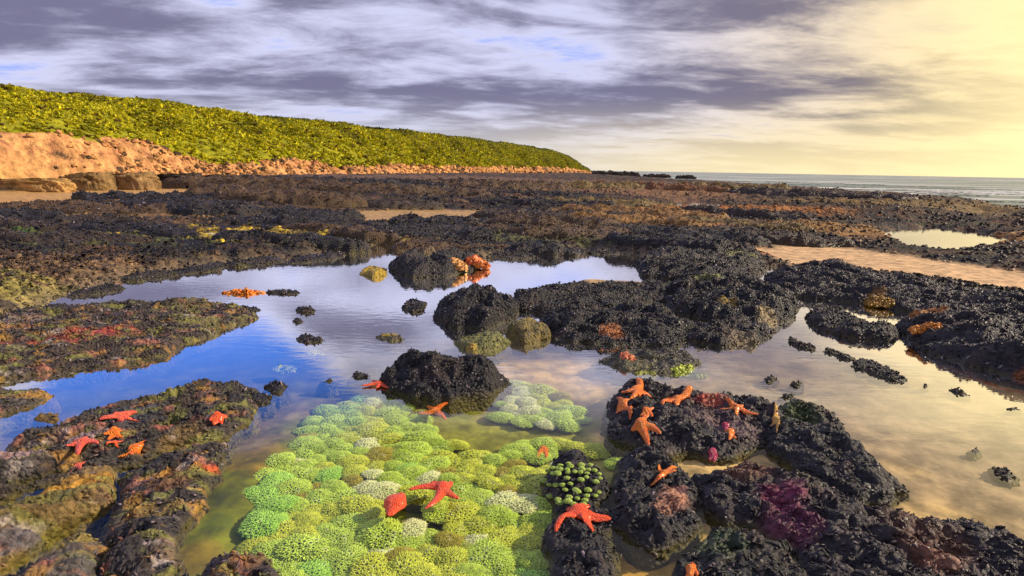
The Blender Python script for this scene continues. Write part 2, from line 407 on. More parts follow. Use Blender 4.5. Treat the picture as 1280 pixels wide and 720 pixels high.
def build_rock(s):
    g = max(.008, s.dist*.0032)
    lo = s.poly.min(0)-.1-.03*s.dist*.2; hi = s.poly.max(0)+.1+.006*s.dist
    xs = np.arange(lo[0], hi[0], g); ys = np.arange(lo[1], hi[1], g)
    X, Y = np.meshgrid(xs, ys); d, h = s.dh(X, Y)
    # sideways roughness so that faces are not a plain height map
    j = .35*g; Xj = X+fbm(X*20, Y*20, 2, s.seed+70)*.03*np.clip(d*10, 0, 1); Yj = Y+fbm(X*20, Y*20, 2, s.seed+71)*.03*np.clip(d*10, 0, 1)
    C = rock_color(s, X, Y, h)
    keepv = (d > -.16)
    i = np.arange(X.size).reshape(X.shape)
    q = np.stack([i[:-1, :-1], i[:-1, 1:], i[1:, 1:], i[1:, :-1]], -1).reshape(-1, 4)
    q = q[keepv.ravel()[q].all(1)]
    used = np.unique(q); mp = np.full(X.size, -1); mp[used] = np.arange(len(used)); q = mp[q]
    org = np.array([s.c[0], s.c[1], -.05])
    V = np.stack([Xj, Yj, h], -1).reshape(-1, 3)[used]-org
    root = empty(s.name, org)
    tag(root, s.label, s.cat, s.grp)
    mesh_obj('stone', V, q, M_rock, root, np.clip(C.reshape(-1, 3)[used], 0, 1))
    if s.mus > 0:
        area = abs(sum(s.poly[a][0]*s.poly[a-1][1]-s.poly[a-1][0]*s.poly[a][1] for a in range(len(s.poly))))/2
        msz = .0115*max(1., (s.dist/3.2))**(.5 if s.dist < 10 else .62)
        bb = (hi-lo).prod()
        n = int(bb*s.mus*.62/(msz**2*2.2)); n = min(n, 70000)
        x = RNG.uniform(lo[0], hi[0], n); y = RNG.uniform(lo[1], hi[1], n)
        dd, hh = s.dh(x, y)
        m = (dd > .0) & (hh > -.045+s.z0) & (fbm(x*3, y*3, 3, s.seed+80) > -.35+.0*x)
        # only where this rock is the one on top
        x, y, hh = x[m], y[m], hh[m]
        top = rocks_z(x, y) <= hh+.004; x, y, hh = x[top], y[top], hh[top]
        e = .01; hx = s.dh(x+e, y)[1]; hy = s.dh(x, y+e)[1]
        N = np.stack([-(hx-hh)/e, -(hy-hh)/e, np.ones_like(x)], -1); N /= np.linalg.norm(N, axis=1)[:, None]
        Cc = rock_color(s, x, y, hh)
        rnd = RNG.uniform(0, 1, (len(x), 1))
        dk = np.array([.009, .009, .013]); Cc = Cc*.7+dk*.3
        Cc = Cc*(.55+1.0*rnd)
        pale = RNG.uniform(0, 1, len(x)) < .05; Cc[pale] = np.array([.24, .18, .19])*RNG.uniform(.5, 1.2, (pale.sum(), 1))
        P = np.stack([x, y, hh], -1)+N*msz*.2
        mo = scatter('mussel_bed', M_mussel, P, N, np.full(len(x), msz)*RNG.uniform(.6, 1.3, len(x)), np.clip(Cc, 0, 1), (MV, MF), root, .9, origin=org)
        mo['kind'] = 'stuff'
    return root
B0 = (.011, .010, .012)
Rock([(468, 480), (500, 494), (560, 501), (618, 492), (642, 478), (612, 466), (545, 462), (490, 468)], .17, .22, .05, base=B0, seed=100, label='pointed black mussel boulder at the head of the green anemone bed', cat='boulder', name='boulder')
Rock([(540, 398), (562, 410), (612, 412), (645, 398), (650, 384), (600, 376), (548, 382)], .19, .22, .05, base=B0, seed=110, label='domed black boulder between the blue pool and the central ledges', cat='boulder', name='boulder')
Rock([(484, 338), (515, 348), (560, 346), (600, 336), (600, 328), (540, 326), (492, 330)], .21, .35, .06, base=(.03, .026, .027), blobs=[(530, 330, .3, (.3, .2, .09), .6)], seed=120, label='black boulder with a tan cap beside the orange-red seaweed', cat='boulder', name='boulder')
Rock([(634, 420), (655, 431), (685, 426), (690, 412), (660, 404), (640, 409)], .11, .12, .02, base=(.16, .12, .03), blobs=[(660, 412, .12, (.36, .26, .03))], mus=.35, seed=130, label='rounded boulder capped with yellow-green weed in front of the domed black boulder', cat='boulder', name='boulder', lump=.05)
Rock([(566, 432), (590, 443), (625, 438), (642, 428), (620, 420), (580, 422)], .06, .15, .04, base=(.15, .15, .04), blobs=[(585, 440, .08, (.45, .3, .04)), (610, 425, .12, (.2, .2, .05), .7)], mus=.4, seed=140, label='low mottled green rock behind the pointed black boulder', lump=.06)
Rock([(466, 423), (487, 429), (507, 425), (500, 418), (478, 417)], .03, .08, .015, base=(.09, .08, .03), blobs=[(488, 421, .08, (.4, .3, .04))], mus=.5, seed=150, label='small flat yellow-topped rock alone in the grey shallows', lump=.05)
Rock([(445, 342), (465, 348), (485, 345), (484, 338), (455, 337)], .06, .12, .03, base=(.4, .27, .02), mus=.15, seed=160, label='small golden weed-covered rock at the left foot of the tan-capped boulder', lump=.05)
Rock([(500, 386), (515, 392), (532, 389), (534, 380), (510, 378)], .05, .1, .03, base=B0, seed=170, label='small black mussel clump left of the domed black boulder', lump=.06)
# central ledges
Rock([(638, 388), (700, 397), (770, 388), (840, 376), (870, 366), (820, 358), (740, 359), (690, 362), (642, 368)], .10, .3, .08, base=B0, blobs=[(805, 358, (.35, .1, 0), (.5, .32, .14), .8), (670, 362, .12, (.45, .24, .07), .8)], seed=180, label='long black ledge behind the domed boulder, with a strip of tan sand on top', name='rock_ledge', ang=.2, aniso=2.2)
Rock([(690, 425), (760, 432), (850, 435), (870, 418), (840, 400), (760, 394), (700, 396), (668, 402)], .13, .28, .09, base=B0, blobs=[(765, 425, .1, (.6, .2, .05), .7)], seed=190, label='broad black ledge just right of the weed-capped boulder', name='rock_ledge', ang=-.3, aniso=2.)
Rock([(800, 345), (860, 352), (930, 352), (962, 338), (950, 318), (880, 310), (815, 318), (792, 332)], .15, .4, .12, base=B0, blobs=[(925, 330, .3, (.17, .17, .04), .8)], seed=200, label='high black ledge at the back of the central rock group', name='rock_ledge', ang=.25, aniso=2.4)
Rock([(840, 392), (890, 405), (930, 412), (990, 402), (1000, 385), (960, 360), (900, 350), (840, 358), (825, 374)], .14, .28, .12, base=B0, blobs=[(905, 395, .13, (.3, .2, .03)), (880, 362, .25, (.18, .18, .05), .8), (900, 345, .2, (.25, .24, .06), .7), (960, 405, .14, (.4, .3, .14), .7)], seed=210, label='knobbly black rock mass with a golden boss, left of the right-hand pool', ang=-.5, aniso=1.5)
Rock([(850, 425), (900, 434), (945, 430), (968, 418), (940, 408), (860, 408)], .09, .18, .06, base=B0, blobs=[(925, 428, .15, (.3, .22, .12), .6)], seed=220, label='low black rock shelf running into the head of the golden pool')
Rock([(745, 452), (790, 468), (850, 468), (880, 455), (850, 440), (780, 438)], .04, .12, .05, base=(.07, .065, .045), blobs=[(770, 440, .1, (.55, .2, .05), .7), (800, 458, .16, (.16, .15, .07), .7)], mus=.7, seed=230, label='low speckled rubble rock between the two sandy shallows')
# right ledges
Rock([(955, 372), (1000, 372), (1060, 378), (1120, 388), (1200, 400), (1290, 418), (1400, 440), (1400, 412), (1290, 384), (1200, 368), (1120, 354), (1060, 345), (1000, 340), (955, 345)], .14, .35, .1, base=(.026, .022, .026), blobs=[(1095, 380, .15, (.4, .2, .03), .7)], seed=240, label='long black ledge between the tan sand channel and the golden pool', name='rock_ledge', ang=-.7, aniso=2.6, strat=.03)
Rock([(1000, 395), (1020, 412), (1060, 425), (1120, 428), (1130, 415), (1080, 405), (1030, 393)], .08, .16, .04, base=B0, seed=250, label='narrow black islet between the two arms of the golden pool', ang=-.4, aniso=1.5)
Rock([(1120, 412), (1150, 438), (1200, 455), (1260, 470), (1420, 515), (1420, 440), (1290, 405), (1200, 392), (1135, 398)], .17, .35, .1, base=(.026, .022, .026), blobs=[(1155, 412, .17, (.5, .2, .04), .9), (1250, 470, (.6, .1, -.5), (.4, .1, .02), .7)], seed=260, label='massive layered black ledge rising over the right end of the golden pool', name='rock_ledge', ang=-.6, aniso=2.6, strat=.03)
Rock([(1020, 338), (1050, 342), (1065, 335), (1050, 328), (1025, 328)], .08, .2, .04, base=B0, seed=270, label='small black rock lying in the tan sand channel')
# right foreground
Rock([(757, 530), (768, 552), (800, 566), (850, 570), (910, 572), (965, 560), (985, 530), (960, 512), (905, 500), (850, 495), (812, 486), (782, 482), (762, 498), (753, 515)], .08, .2, .07, base=(.035, .03, .034), blobs=[(880, 515, .09, (.6, .12, .06), .7), (915, 550, .14, (.2, .13, .13), .7), (900, 535, .2, (.17, .1, .1), .5)], seed=280, label='mussel rock with the orange starfish cluster along its left rim', ang=-.3, aniso=1.6, lump=.08)
Rock([(955, 560), (1000, 600), (1060, 630), (1115, 632), (1125, 612), (1090, 580), (1065, 548), (1040, 520), (990, 508), (960, 520)], .09, .16, .06, base=(.024, .022, .024), blobs=[(1000, 535, .15, (.06, .09, .02), .8), (1035, 515, .06, (.5, .2, .1), .5), (980, 515, .12, (.25, .2, .19), .6)], seed=290, label='dark wedge of mussel rock jutting into the golden pool', ang=-.8, aniso=1.7, lump=.08)
Rock([(860, 600), (880, 640), (935, 665), (985, 680), (1010, 760), (1010, 850), (1500, 850), (1500, 750), (1290, 690), (1200, 655), (1120, 645), (1060, 630), (1000, 600), (930, 580)], .07, .2, .08, base=(.032, .026, .03), blobs=[(975, 640, .12, (.26, .03, .09), .65), (990, 668, .14, (.2, .03, .08), .55), (1150, 690, .2, (.3, .13, .06), .35), (930, 600, .12, (.35, .14, .06), .4), (1160, 710, .1, (.35, .14, .08), .5)], seed=300, label='wide mussel rock with a magenta patch filling the right foreground', ang=-.6, aniso=1.8, lump=.1)
Rock([(678, 615), (690, 628), (740, 636), (765, 622), (762, 600), (730, 580), (690, 582), (676, 598)], .08, .14, .03, base=(.022, .02, .026), seed=310, label='round mussel rock studded with small green anemones', lump=.07)
Rock([(762, 612), (765, 660), (810, 690), (840, 690), (880, 655), (870, 600), (830, 570), (790, 568), (765, 585)], .07, .16, .06, base=(.028, .026, .03), blobs=[(840, 640, .08, (.6, .27, .16), .75), (846, 625, .05, (.6, .25, .18), .7), (825, 655, .06, (.5, .25, .15), .6)], seed=320, label='mussel mound with peach barnacle patches behind the brown puddle', lump=.08)
Rock([(683, 660), (688, 720), (700, 850), (780, 850), (778, 720), (768, 690), (775, 650), (735, 626), (695, 632)], .06, .12, .04, base=(.022, .022, .026), seed=330, label='black mussel rock carrying the large vivid red starfish', lump=.08)
Rock([(855, 690), (840, 720), (830, 850), (1030, 850), (1020, 730), (1000, 690), (950, 672), (890, 665)], .06, .14, .06, base=(.022, .024, .024), blobs=[(900, 690, .1, (.06, .1, .04), .6)], seed=340, label='dark mussel mound at the bottom edge right of the brown puddle', lump=.08)
# left side
Rock([(-250, 520), (-60, 490), (0, 476), (60, 466), (150, 456), (205, 445), (270, 415), (325, 398), (322, 392), (285, 384), (220, 383), (140, 386), (60, 392), (0, 404), (-250, 450)], .09, .3, .08, base=(.05, .036, .03), blobs=[(60, 440, (.7, .12, .3), (.5, .07, .03), .5), (240, 390, .3, (.17, .14, .05), .7), (0, 410, (.9, .12, .3), (.3, .22, .2), .6), (180, 395, .35, (.03, .025, .02), .8), (20, 425, (.4, .15, .2), (.4, .2, .05), .6), (130, 428, (.3, .08, .3), (.55, .08, .05), .6), (250, 410, .2, (.22, .2, .06), .6)], mus=.8, seed=350, label='long brown and black rock spit reaching into the blue pool from the left', name='rock_spit', ang=.45, aniso=2.2)
Rock([(-200, 560), (0, 520), (50, 508), (75, 494), (50, 486), (0, 489), (-200, 520)], .035, .14, .03, base=(.06, .05, .04), blobs=[(20, 498, (.4, .08, .4), (.4, .22, .05), .8)], mus=.5, seed=360, label='flat striped rock tongue at the left edge of the blue pool', ang=.5, aniso=2.)
Rock([(38, 525), (60, 531), (80, 527), (75, 518), (50, 516)], .02, .07, .02, base=(.18, .1, .02), mus=.4, seed=370, label='tiny brown rock in the small blue inlet at the left', lump=.05)
Rock([(-250, 640), (-100, 600), (0, 575), (0, 560), (20, 548), (120, 520), (180, 500), (230, 485), (290, 478), (330, 492), (320, 520), (290, 545), (250, 560), (180, 580), (110, 596), (40, 610), (-60, 650), (-250, 720)], .015, .12, .09, base=(.045, .038, .034), blobs=[(30, 565, (.35, .1, .6), (.14, .1, .07), .7), (65, 575, (.4, .05, .6), (.35, .24, .25), .8), (115, 568, (.25, .03, .6), (.4, .28, .28), .8), (170, 530, .15, (.05, .055, .08), .7), (230, 555, .12, (.25, .15, .03), .6), (200, 548, (.2, .03, .8), (.4, .12, .08), .7), (225, 495, (.14, .04, .5), (.18, .15, .05), .8), (290, 510, .12, (.03, .026, .03), .8)], mus=.65, seed=380, label='dark striped rock shelf carrying the pink and orange starfish group', ang=.62, aniso=3., strat=.075)
Rock([(-250, 780), (-80, 700), (0, 650), (60, 610), (110, 590), (150, 585), (150, 610), (120, 640), (60, 670), (0, 720), (-80, 800), (-250, 950)], .06, .12, .03, base=(.2, .13, .04), blobs=[(100, 618, (.35, .06, .7), (.45, .24, .03), .9), (130, 605, (.15, .05, .7), (.4, .2, .02), .9), (30, 650, (.3, .05, .7), (.14, .13, .03), .8), (10, 690, (.3, .06, .7), (.12, .12, .16), .7)], mus=.3, seed=390, label='ochre layered rock slab sloping to the lower left corner', ang=.72, aniso=3., strat=.06)
Rock([(150, 600), (135, 640), (130, 680), (120, 760), (200, 760), (225, 705), (240, 655), (262, 612), (288, 572), (285, 555), (230, 565), (180, 580)], .05, .15, .06, base=(.034, .028, .03), blobs=[(220, 610, .1, (.22, .11, .05), .7), (215, 640, (.2, .04, .7), (.3, .2, .05), .6), (180, 612, .05, (.35, .15, .13), .7), (275, 585, (.2, .022, .9), (.6, .1, .02), .85), (250, 615, (.09, .02, .8), (.7, .12, .02), .9), (258, 662, (.12, .02, 1.2), (.55, .12, .02), .8), (230, 690, .12, (.2, .13, .09), .7)], mus=.75, seed=400, label='knobbly purple-brown rock left of the green algae slope', lump=.07, ang=.7, aniso=1.5)
Rock([(-100, 830), (0, 745), (60, 705), (110, 680), (135, 690), (125, 740), (60, 850)], .05, .1, .03, base=(.1, .09, .08), blobs=[(40, 700, (.3, .05, .7), (.1, .1, .15), .8), (90, 690, (.2, .06, .7), (.3, .22, .03), .8)], mus=.3, seed=410, label='grey-blue rock slab with yellow weed edge in the bottom left corner', ang=.75, aniso=2.5, strat=.06)
Rock([(235, 740), (260, 705), (300, 690), (340, 700), (360, 740), (350, 850), (240, 850)], .04, .1, .04, base=(.04, .028, .034), blobs=[(320, 700, .08, (.3, .16, .05), .6)], mus=.8, seed=420, label='low purple-black mussel patch at the bottom edge beside the anemones', lump=.07)
# scraps in the shallows
scr = [(1100, 464, 36, 9, 'raft of black mussel clumps across the middle of the golden pool'), (1048, 443, 22, 5, 'thin dark mussel scrap leading into the mussel raft of the golden pool'), (1000, 431, 22, 5, 'narrow dark mussel streak near the head of the golden pool'),
       (963, 475, 11, 4, 'small mussel clump left of its twin in the near golden shallows'), (997, 481, 11, 5, 'small mussel clump right of its twin in the near golden shallows'), (985, 496, 12, 4, 'flat mussel scrap touching the wedge rock'),
       (1157, 482, 6, 3.5, 'tiny mussel clump just off the right end of the mussel raft'), (1198, 490, 14, 4, 'dark mussel speck farther right in the golden pool'), (1218, 564, 11, 5, 'lone mussel clump in the open sand of the golden pool'),
       (1255, 592, 20, 8, 'mussel clump cluster at the right edge of the photograph'), (1268, 511, 10, 3, 'tiny mussel fleck near the right edge of the golden pool'), (355, 366, 26, 2.5, 'long thin dark weed streak on the blue pool'), (382, 388, 15, 4, 'dark rock scrap in the pale reflection of the blue pool'), (372, 402, 9, 3, 'smaller rock scrap below the dark one in the blue pool'),
       (385, 425, 20, 5, 'scatter of dark stones where the blue pool turns grey'), (310, 388, 17, 4, 'black rock tip below the orange sponge on the spit'), (345, 486, 17, 8, 'dark rough rock beside the yellow sponge'), (325, 500, 20, 8, 'dark rubble rock right of the striped shelf'), (410, 477, 13, 3, 'small dark scrap left of the red starfish by the boulder'), (448, 470, 15, 5, 'black stones at the left foot of the pointed boulder')]
for i_, (px, py, rx, ry, lb) in enumerate(scr):
    pts = [(px+rx*math.cos(a)*(1+.2*math.sin(3*a+i_)), py+ry*math.sin(a)+(rx*.32*math.cos(a) if px > 900 and rx > 13 else 0)) for a in np.linspace(0, 2*math.pi, 11)[:-1]]
    Rock(pts, .018, .07, .02, base=B0, mus=1.1, seed=500+i_*7, name='mussel_clump', label=lb, cat='mussel clump', lump=.05, grp='mussel scraps in the shallow pools')
SHORE = [((40, 402), 60, 7, 'dark weedy rock at the far left end of the back shore of the blue pool'), ((118, 374), 42, 7, 'dark rock at the upper left corner of the blue pool'), ((185, 356), 40, 7, 'dark rock on the back shore above the spit'), ((252, 346), 42, 6, 'dark rock on the back shore behind the orange sponge'),
         ((322, 337), 44, 6, 'dark rock on the back shore left of the golden rock'), ((398, 332), 42, 6, 'dark rock on the back shore nearest the golden rock'), ((638, 330), 36, 5, 'dark rock on the back shore right of the orange-red mound'),
         ((700, 324), 40, 5, 'dark rock at the back of the white reflection'), ((762, 324), 34, 5, 'dark rock at the right end of the white reflection')]
for q_, ((px_, py_), rx, ry, lb) in enumerate(SHORE):
    pts_ = [(px_+rx*math.cos(a_)*(1+.15*math.sin(3*a_+q_)), py_-9+ry*.8*math.sin(a_)-rx*.12*math.cos(a_)*(1 if px_ < 500 else 0)) for a_ in np.linspace(0, 2*math.pi, 13)[:-1]]
    Rock(pts_, .05, .35, .07, base=(.03, .024, .02), blobs=[(px_-10, py_, .35, (.14, .13, .03), .6)] if q_ % 2 == 0 else [(px_+12, py_, .3, (.15, .09, .04), .6)], mus=1., seed=800+q_*11, name='rock_ledge', label=lb, ang=.1, aniso=2., lump=.14)
ORDW = ['first', 'second', 'third', 'fourth', 'fifth', 'sixth', 'seventh', 'eighth', 'ninth', 'tenth', 'eleventh', 'twelfth']
ROWS = [(316, 7, 0, 1060, 'nearest row behind the blue pool'), (301, 10, -40, 1290, 'second row behind the blue pool'), (288, 12, -60, 1300, 'third row behind the blue pool'), (276, 12, -60, 1310, 'row in front of the thin sand strip'),
        (262, 12, -60, 1300, 'row just beyond the thin sand strip'), (251, 12, -60, 1260, 'row two thirds of the way to the hill'), (241, 12, 180, 1200, 'last row before the hill and the sea')]
for ri, (ry_, nn_, xa, xb, txt) in enumerate(ROWS):
    cnt_ = 0
    for q_ in range(nn_):
        px_ = xa+(xb-xa)*(q_+.5+random.uniform(-.3, .3))/nn_; py_ = ry_+(px_-640)*.006+random.uniform(-3, 3)*(ry_-200)/110
        c_ = at(px_, py_); X0, Y0 = np.array([c_[0]]), np.array([c_[1]])
        if any(sdf(P_[0], X0, Y0)[0] > -.05*np.linalg.norm(c_) for P_ in SANDS) or any(sdf(P_, X0, Y0)[0] > -.13*np.linalg.norm(c_) for P_ in PUDDLES): continue
        if 170 < px_ < 330 and 284 < py_ < 322: continue
        if sdf(REEF, X0, Y0)[0] < .45 or sdf(EDGE, X0, Y0)[0] < .14*np.linalg.norm(c_): continue
        D_ = np.linalg.norm(c_); ln = random.uniform(.08, .15)*D_; wd_ = ln*random.uniform(.22, .4); an_ = R(random.uniform(-22, 5)) if px_ < 800 else R(random.uniform(-50, -15))
        pl_ = []
        for a_ in np.linspace(0, 2*math.pi, 13)[:-1]:
            r_ = 1+.22*math.sin(2*a_+q_)+.15*math.sin(3*a_+ri+q_); ex, ey = math.cos(a_)*ln*r_, math.sin(a_)*wd_*r_
            pl_.append((c_[0]+ex*math.cos(an_)-ey*math.sin(an_), c_[1]+ex*math.sin(an_)+ey*math.cos(an_)))
        g_ = float(ground(X0, Y0)[0]); tone = random.choice([(.02, .017, .018), (.022, .018, .02), (.05, .032, .02), (.10, .055, .02)]) if not (740 < px_ < 1130 and 240 < py_ < 300) else random.choice([(.05, .03, .02), (.30, .15, .03), (.24, .10, .03), (.025, .02, .02), (.2, .13, .03)])
        Rock(np.array(pl_), .04+.0085*D_, wd_*.5, .05+.004*D_, base=tone, mus=.8, seed=900+ri*40+q_, name='rock_ledge', cat='rock', ang=an_, aniso=2.4, lump=.14, grp='dark ledges across the middle shore', z0=g_-.04,
             label=f'{ORDW[cnt_]} ledge from the left in the {txt}'); cnt_ += 1
for r_ in ROCKS: build_rock(r_)

# knobs of mussels and stones over the farther shore
n = 120000
uu = RNG.uniform(0, 1, n); rd = 6.5*(55/6.5)**uu; an = RNG.uniform(R(-52), R(50), n)
x = np.sin(an)*rd; y = np.cos(an)*rd
zz, Cg, kk = ground(x, y, True)
m = (kk > .2) & (zz > -.01) & (RNG.uniform(0, 1, n) < (ss(-.25, .35, fbm(x*.6, y*1.8, 3, 131))*.8+.05+.5*ss(13, 9, rd))*ss(70, 9, rd))
x, y, zz, Cg, rd = x[m], y[m], zz[m], Cg[m], rd[m]
N = np.tile([0, 0, 1.], (len(x), 1))+RNG.normal(size=(len(x), 3))*.25; N /= np.linalg.norm(N, axis=1)[:, None]
sz = .0095*rd**.55*RNG.uniform(.35, 1.3, len(x))**1.5
cc = (Cg*.9+np.array([.012, .008, .006]))*RNG.uniform(.4, 1.6, (len(x), 1))
PV, PF = knob_proto(); 
o = scatter('shore_stones', M_rock, np.stack([x, y, zz], -1), N, sz, np.clip(cc, 0, 1), (PV, np.array(PF)), None, .3, .18)
# quads that repeat a vertex are fixed by validate
o.data.validate(); tag(o, 'dark mussel-covered stones scattered over the far shore rocks', 'stones', kind='stuff')

# ------------------------------------------------------------------ starfish
def ray_surf(px, py):
    hs = np.linspace(.4, -.09, 160); pp = np.array([at(px, py, h) for h in hs])
    sz_ = surf(pp[:, 0], pp[:, 1]); hit = np.nonzero(sz_ >= hs)[0]
    return pp[hit[0]] if len(hit) else pp[-1]
def starfish(c, tips, colr, label, w=.3, thick=1., name='starfish', cat='starfish', grp=None, lift=0., zf=None):
    C0 = ray_surf(*c) if zf is None else at(*c, zf); zc_ = max(float(surf(*C0)[0]), -.06)
    e0 = .05; gx = np.maximum(surf([C0[0]+e0, C0[0]-e0, C0[0], C0[0]], [C0[1], C0[1], C0[1]+e0, C0[1]-e0]), -.06)
    sl = np.array([(gx[0]-gx[1]), (gx[2]-gx[3])])/(2*e0); nl = np.linalg.norm(sl); sl = sl*min(1, .5/max(nl, 1e-6)); vd = C0/np.linalg.norm(C0); al = sl@vd; sl = sl-vd*min(al, 0.)*(1-.12)
    if zf is not None: zc_ = zf; sl = sl*0
    def onplane(px, py):
        d = ray(px, py); k = (zc_-H-sl@C0)/(d[2]-sl@d[:2]); return d[:2]*k
    T = [onplane(*t) for t in tips]; ml = sorted(np.linalg.norm(t-C0) for t in T)[len(T)//2]; T = [C0+(t-C0)*min(1, 1.9*ml/max(1e-6, np.linalg.norm(t-C0))) for t in T]
    L = max(np.linalg.norm(t-C0) for t in T); ave = sum(np.linalg.norm(t-C0) for t in T)/len(T)
    V = []; Fc = []
    for t in T:
        d = t-C0; ln = np.linalg.norm(d); d = d/ln; p = np.array([-d[1], d[0]])
        ln = max(ln, .02); bend = random.uniform(-.12, .12)*ln; wid = min(ave*w, ln*.55)
        rings = 9; nb = 10; b0 = len(V)
        for i in range(rings):
            u = i/(rings-1); ctr = C0+d*ln*u*(.97)+p*bend*math.sin(u*math.pi)
            wd = wid*(.94-.66*u**.9); 
            if i == rings-1: wd *= .35
            for k_ in range(nb):
                a = 2*math.pi*k_/nb
                q = ctr+p*math.cos(a)*wd
                V.append([q[0], q[1], math.sin(a)*wd*(.75 if math.sin(a) > 0 else .3)*thick])
        for i in range(rings-1):
            for k_ in range(nb):
                Fc.append([b0+i*nb+k_, b0+i*nb+(k_+1) % nb, b0+(i+1)*nb+(k_+1) % nb, b0+(i+1)*nb+k_])
        for e_, rev in ((0, 1), (rings-1, 0)):
            ci = len(V); V.append([*(C0 if e_ == 0 else ctr), 0.])
            for k_ in range(nb):
                a_, b_ = b0+e_*nb+k_, b0+e_*nb+(k_+1) % nb
                Fc.append([ci, a_, b_] if not rev else [ci, b_, a_])
    V = np.array(V)
    # the disc
    b0 = len(V); D = []
    for i, (r_, h_) in enumerate(((1, -.1), (.95, .35), (.7, .65), (.35, .8))):
        for k_ in range(12):
            a = 2*math.pi*k_/12; D.append([C0[0]+math.cos(a)*r_*ave*w*1.0, C0[1]+math.sin(a)*r_*ave*w*1.0, h_*ave*w*thick])
    V = np.vstack([V, D, [[*C0, .85*ave*w*thick]], [[*C0, -.2*ave*w]]]); top = len(V)-2
    for i in range(3):
        for k_ in range(12): Fc.append([b0+i*12+k_, b0+i*12+(k_+1) % 12, b0+(i+1)*12+(k_+1) % 12, b0+(i+1)*12+k_])
    for k_ in range(12): Fc.append([b0+36+k_, b0+36+(k_+1) % 12, top]); Fc.append([b0+(k_+1) % 12, b0+k_, top+1])
    s0 = float(surf(*C0)[0])
    me = bpy.data.meshes.new(name); me.from_pydata((V-[C0[0], C0[1], 0]).tolist(), [], Fc)
    o = bpy.data.objects.new(name, me); COL.objects.link(o)
    md = o.modifiers.new('m', 'REMESH'); md.mode = 'VOXEL'; md.voxel_size = max(.0028, L*.028); 
    sm = o.modifiers.new('s', 'SMOOTH'); sm.factor = .5; sm.iterations = 4
    dg = bpy.context.evaluated_depsgraph_get(); me2 = bpy.data.meshes.new_from_object(o.evaluated_get(dg))
    o.modifiers.clear(); o.data = me2
    n_ = len(me2.vertices); co = np.empty(n_*3, np.float32); me2.vertices.foreach_get('co', co); co = co.reshape(-1, 3)
    # drape over what it sits on
    px_, py_ = co[:, 0]+C0[0], co[:, 1]+C0[1]; pl = zc_+co[:, 0]*sl[0]+co[:, 1]*sl[1]
    e = .025; s_ = 0
    for dx, dy in ((0, 0), (e, 0), (-e, 0), (0, e), (0, -e)): s_ = s_+.2*surf(px_+dx, py_+dy)
    co[:, 2] += pl+(np.clip(s_-pl, -.02, .07) if zf is None else 0)+.014+lift
    base = float(co[:, 2].min()); co[:, 2] -= base
    me2.vertices.foreach_set('co', co.ravel()); me2.polygons.foreach_set('use_smooth', np.ones(len(me2.polygons), bool))
    me2.materials.clear(); me2.materials.append(STARM[colr]); me2.update(); me2.name = name
    o.location = (C0[0], C0[1], base)
    tag(o, label, cat, grp); return o
GS = 'starfish on the rocks and in the pool'
starfish((721, 645), [(767, 650), (741, 683), (692, 683), (707, 638), (738, 636)], 'red', 'large vivid red starfish spread over the bottom black mussel rock', .27, grp=GS)
starfish((544, 517), [(564, 504), (558, 528), (520, 520), (533, 510), (549, 522)], 'orange', 'small thin-armed orange starfish in clear water right of the boulder foot', .25, zf=-0.035, grp=GS)
starfish((474, 482), [(451, 485), (487, 488), (464, 478), (483, 480), (470, 488)], 'vermilion', 'red-orange starfish with drooping arms at the left foot of the pointed boulder', .3, zf=-0.005, grp=GS)
starfish((553, 613), [(575, 628), (530, 641), (537, 606), (566, 605), (508, 616)], 'red', 'scarlet starfish with a long left arm in the middle of the anemones', .27, zf=0.02, grp=GS)
starfish((494, 634), [(503, 619), (484, 653), (489, 642), (499, 628), (490, 636)], 'red', 'scarlet oval starfish with folded arms left of the long-armed scarlet one', .85, .9, zf=0.02, grp=GS)
starfish((795, 491), [(795, 479), (775, 489), (816, 497), (786, 504), (806, 498)], 'orange', 'topmost orange starfish of the chain along the rim of the mussel rock', .3, grp=GS)
starfish((777, 514), [(770, 502), (788, 501), (769, 521), (788, 533), (790, 518)], 'orange', 'middle orange starfish of the chain, at the edge of the green water', .3, grp=GS)
starfish((800, 533), [(806, 515), (828, 542), (815, 567), (788, 538), (820, 530)], 'orange', 'lowest orange starfish of the chain with one arm hanging down', .28, grp=GS)
starfish((808, 514), [(818, 508), (800, 519), (803, 508), (816, 520), (806, 523)], 'orange', 'smallest orange starfish squeezed against the upper right of the chain', .35, grp=GS)
starfish((845, 502), [(866, 487), (825, 520), (834, 497), (853, 498), (846, 510)], 'orange', 'stretched orange starfish lying diagonally between the chain and the lone one', .26, grp=GS)
starfish((921, 511), [(950, 517), (920, 524), (898, 514), (906, 498), (930, 505)], 'orange', 'lone bright orange starfish on top of the mussel rock at the right', .26, grp=GS)
starfish((830, 597), [(847, 583), (811, 611), (823, 587), (846, 594), (825, 605)], 'orange', 'orange starfish curled over the dark hollow below the chain', .27, grp=GS)
starfish((679, 567), [(672, 572), (687, 562), (675, 565), (683, 571)], 'orange', 'small orange starfish peeping over the green-studded mussel rock', .35, grp=GS)
starfish((863, 714), [(866, 702), (856, 726), (872, 722), (858, 710), (870, 730)], 'orange', 'orange starfish cut by the bottom edge of the picture', .35, grp=GS)
starfish((151, 523), [(122, 527), (173, 515), (176, 529), (157, 537), (140, 516)], 'pink', 'pink-red starfish highest on the striped shelf by the blue pool', .26, grp=GS)
starfish((143, 544), [(128, 541), (155, 550), (147, 537), (134, 549), (154, 541)], 'orange', 'plump orange starfish just below the highest pink-red one', .4, grp=GS)
starfish((145, 557), [(132, 559), (156, 554), (140, 554), (150, 561)], 'vermilion', 'narrow red starfish wedged under the plump orange one', .3, grp=GS)
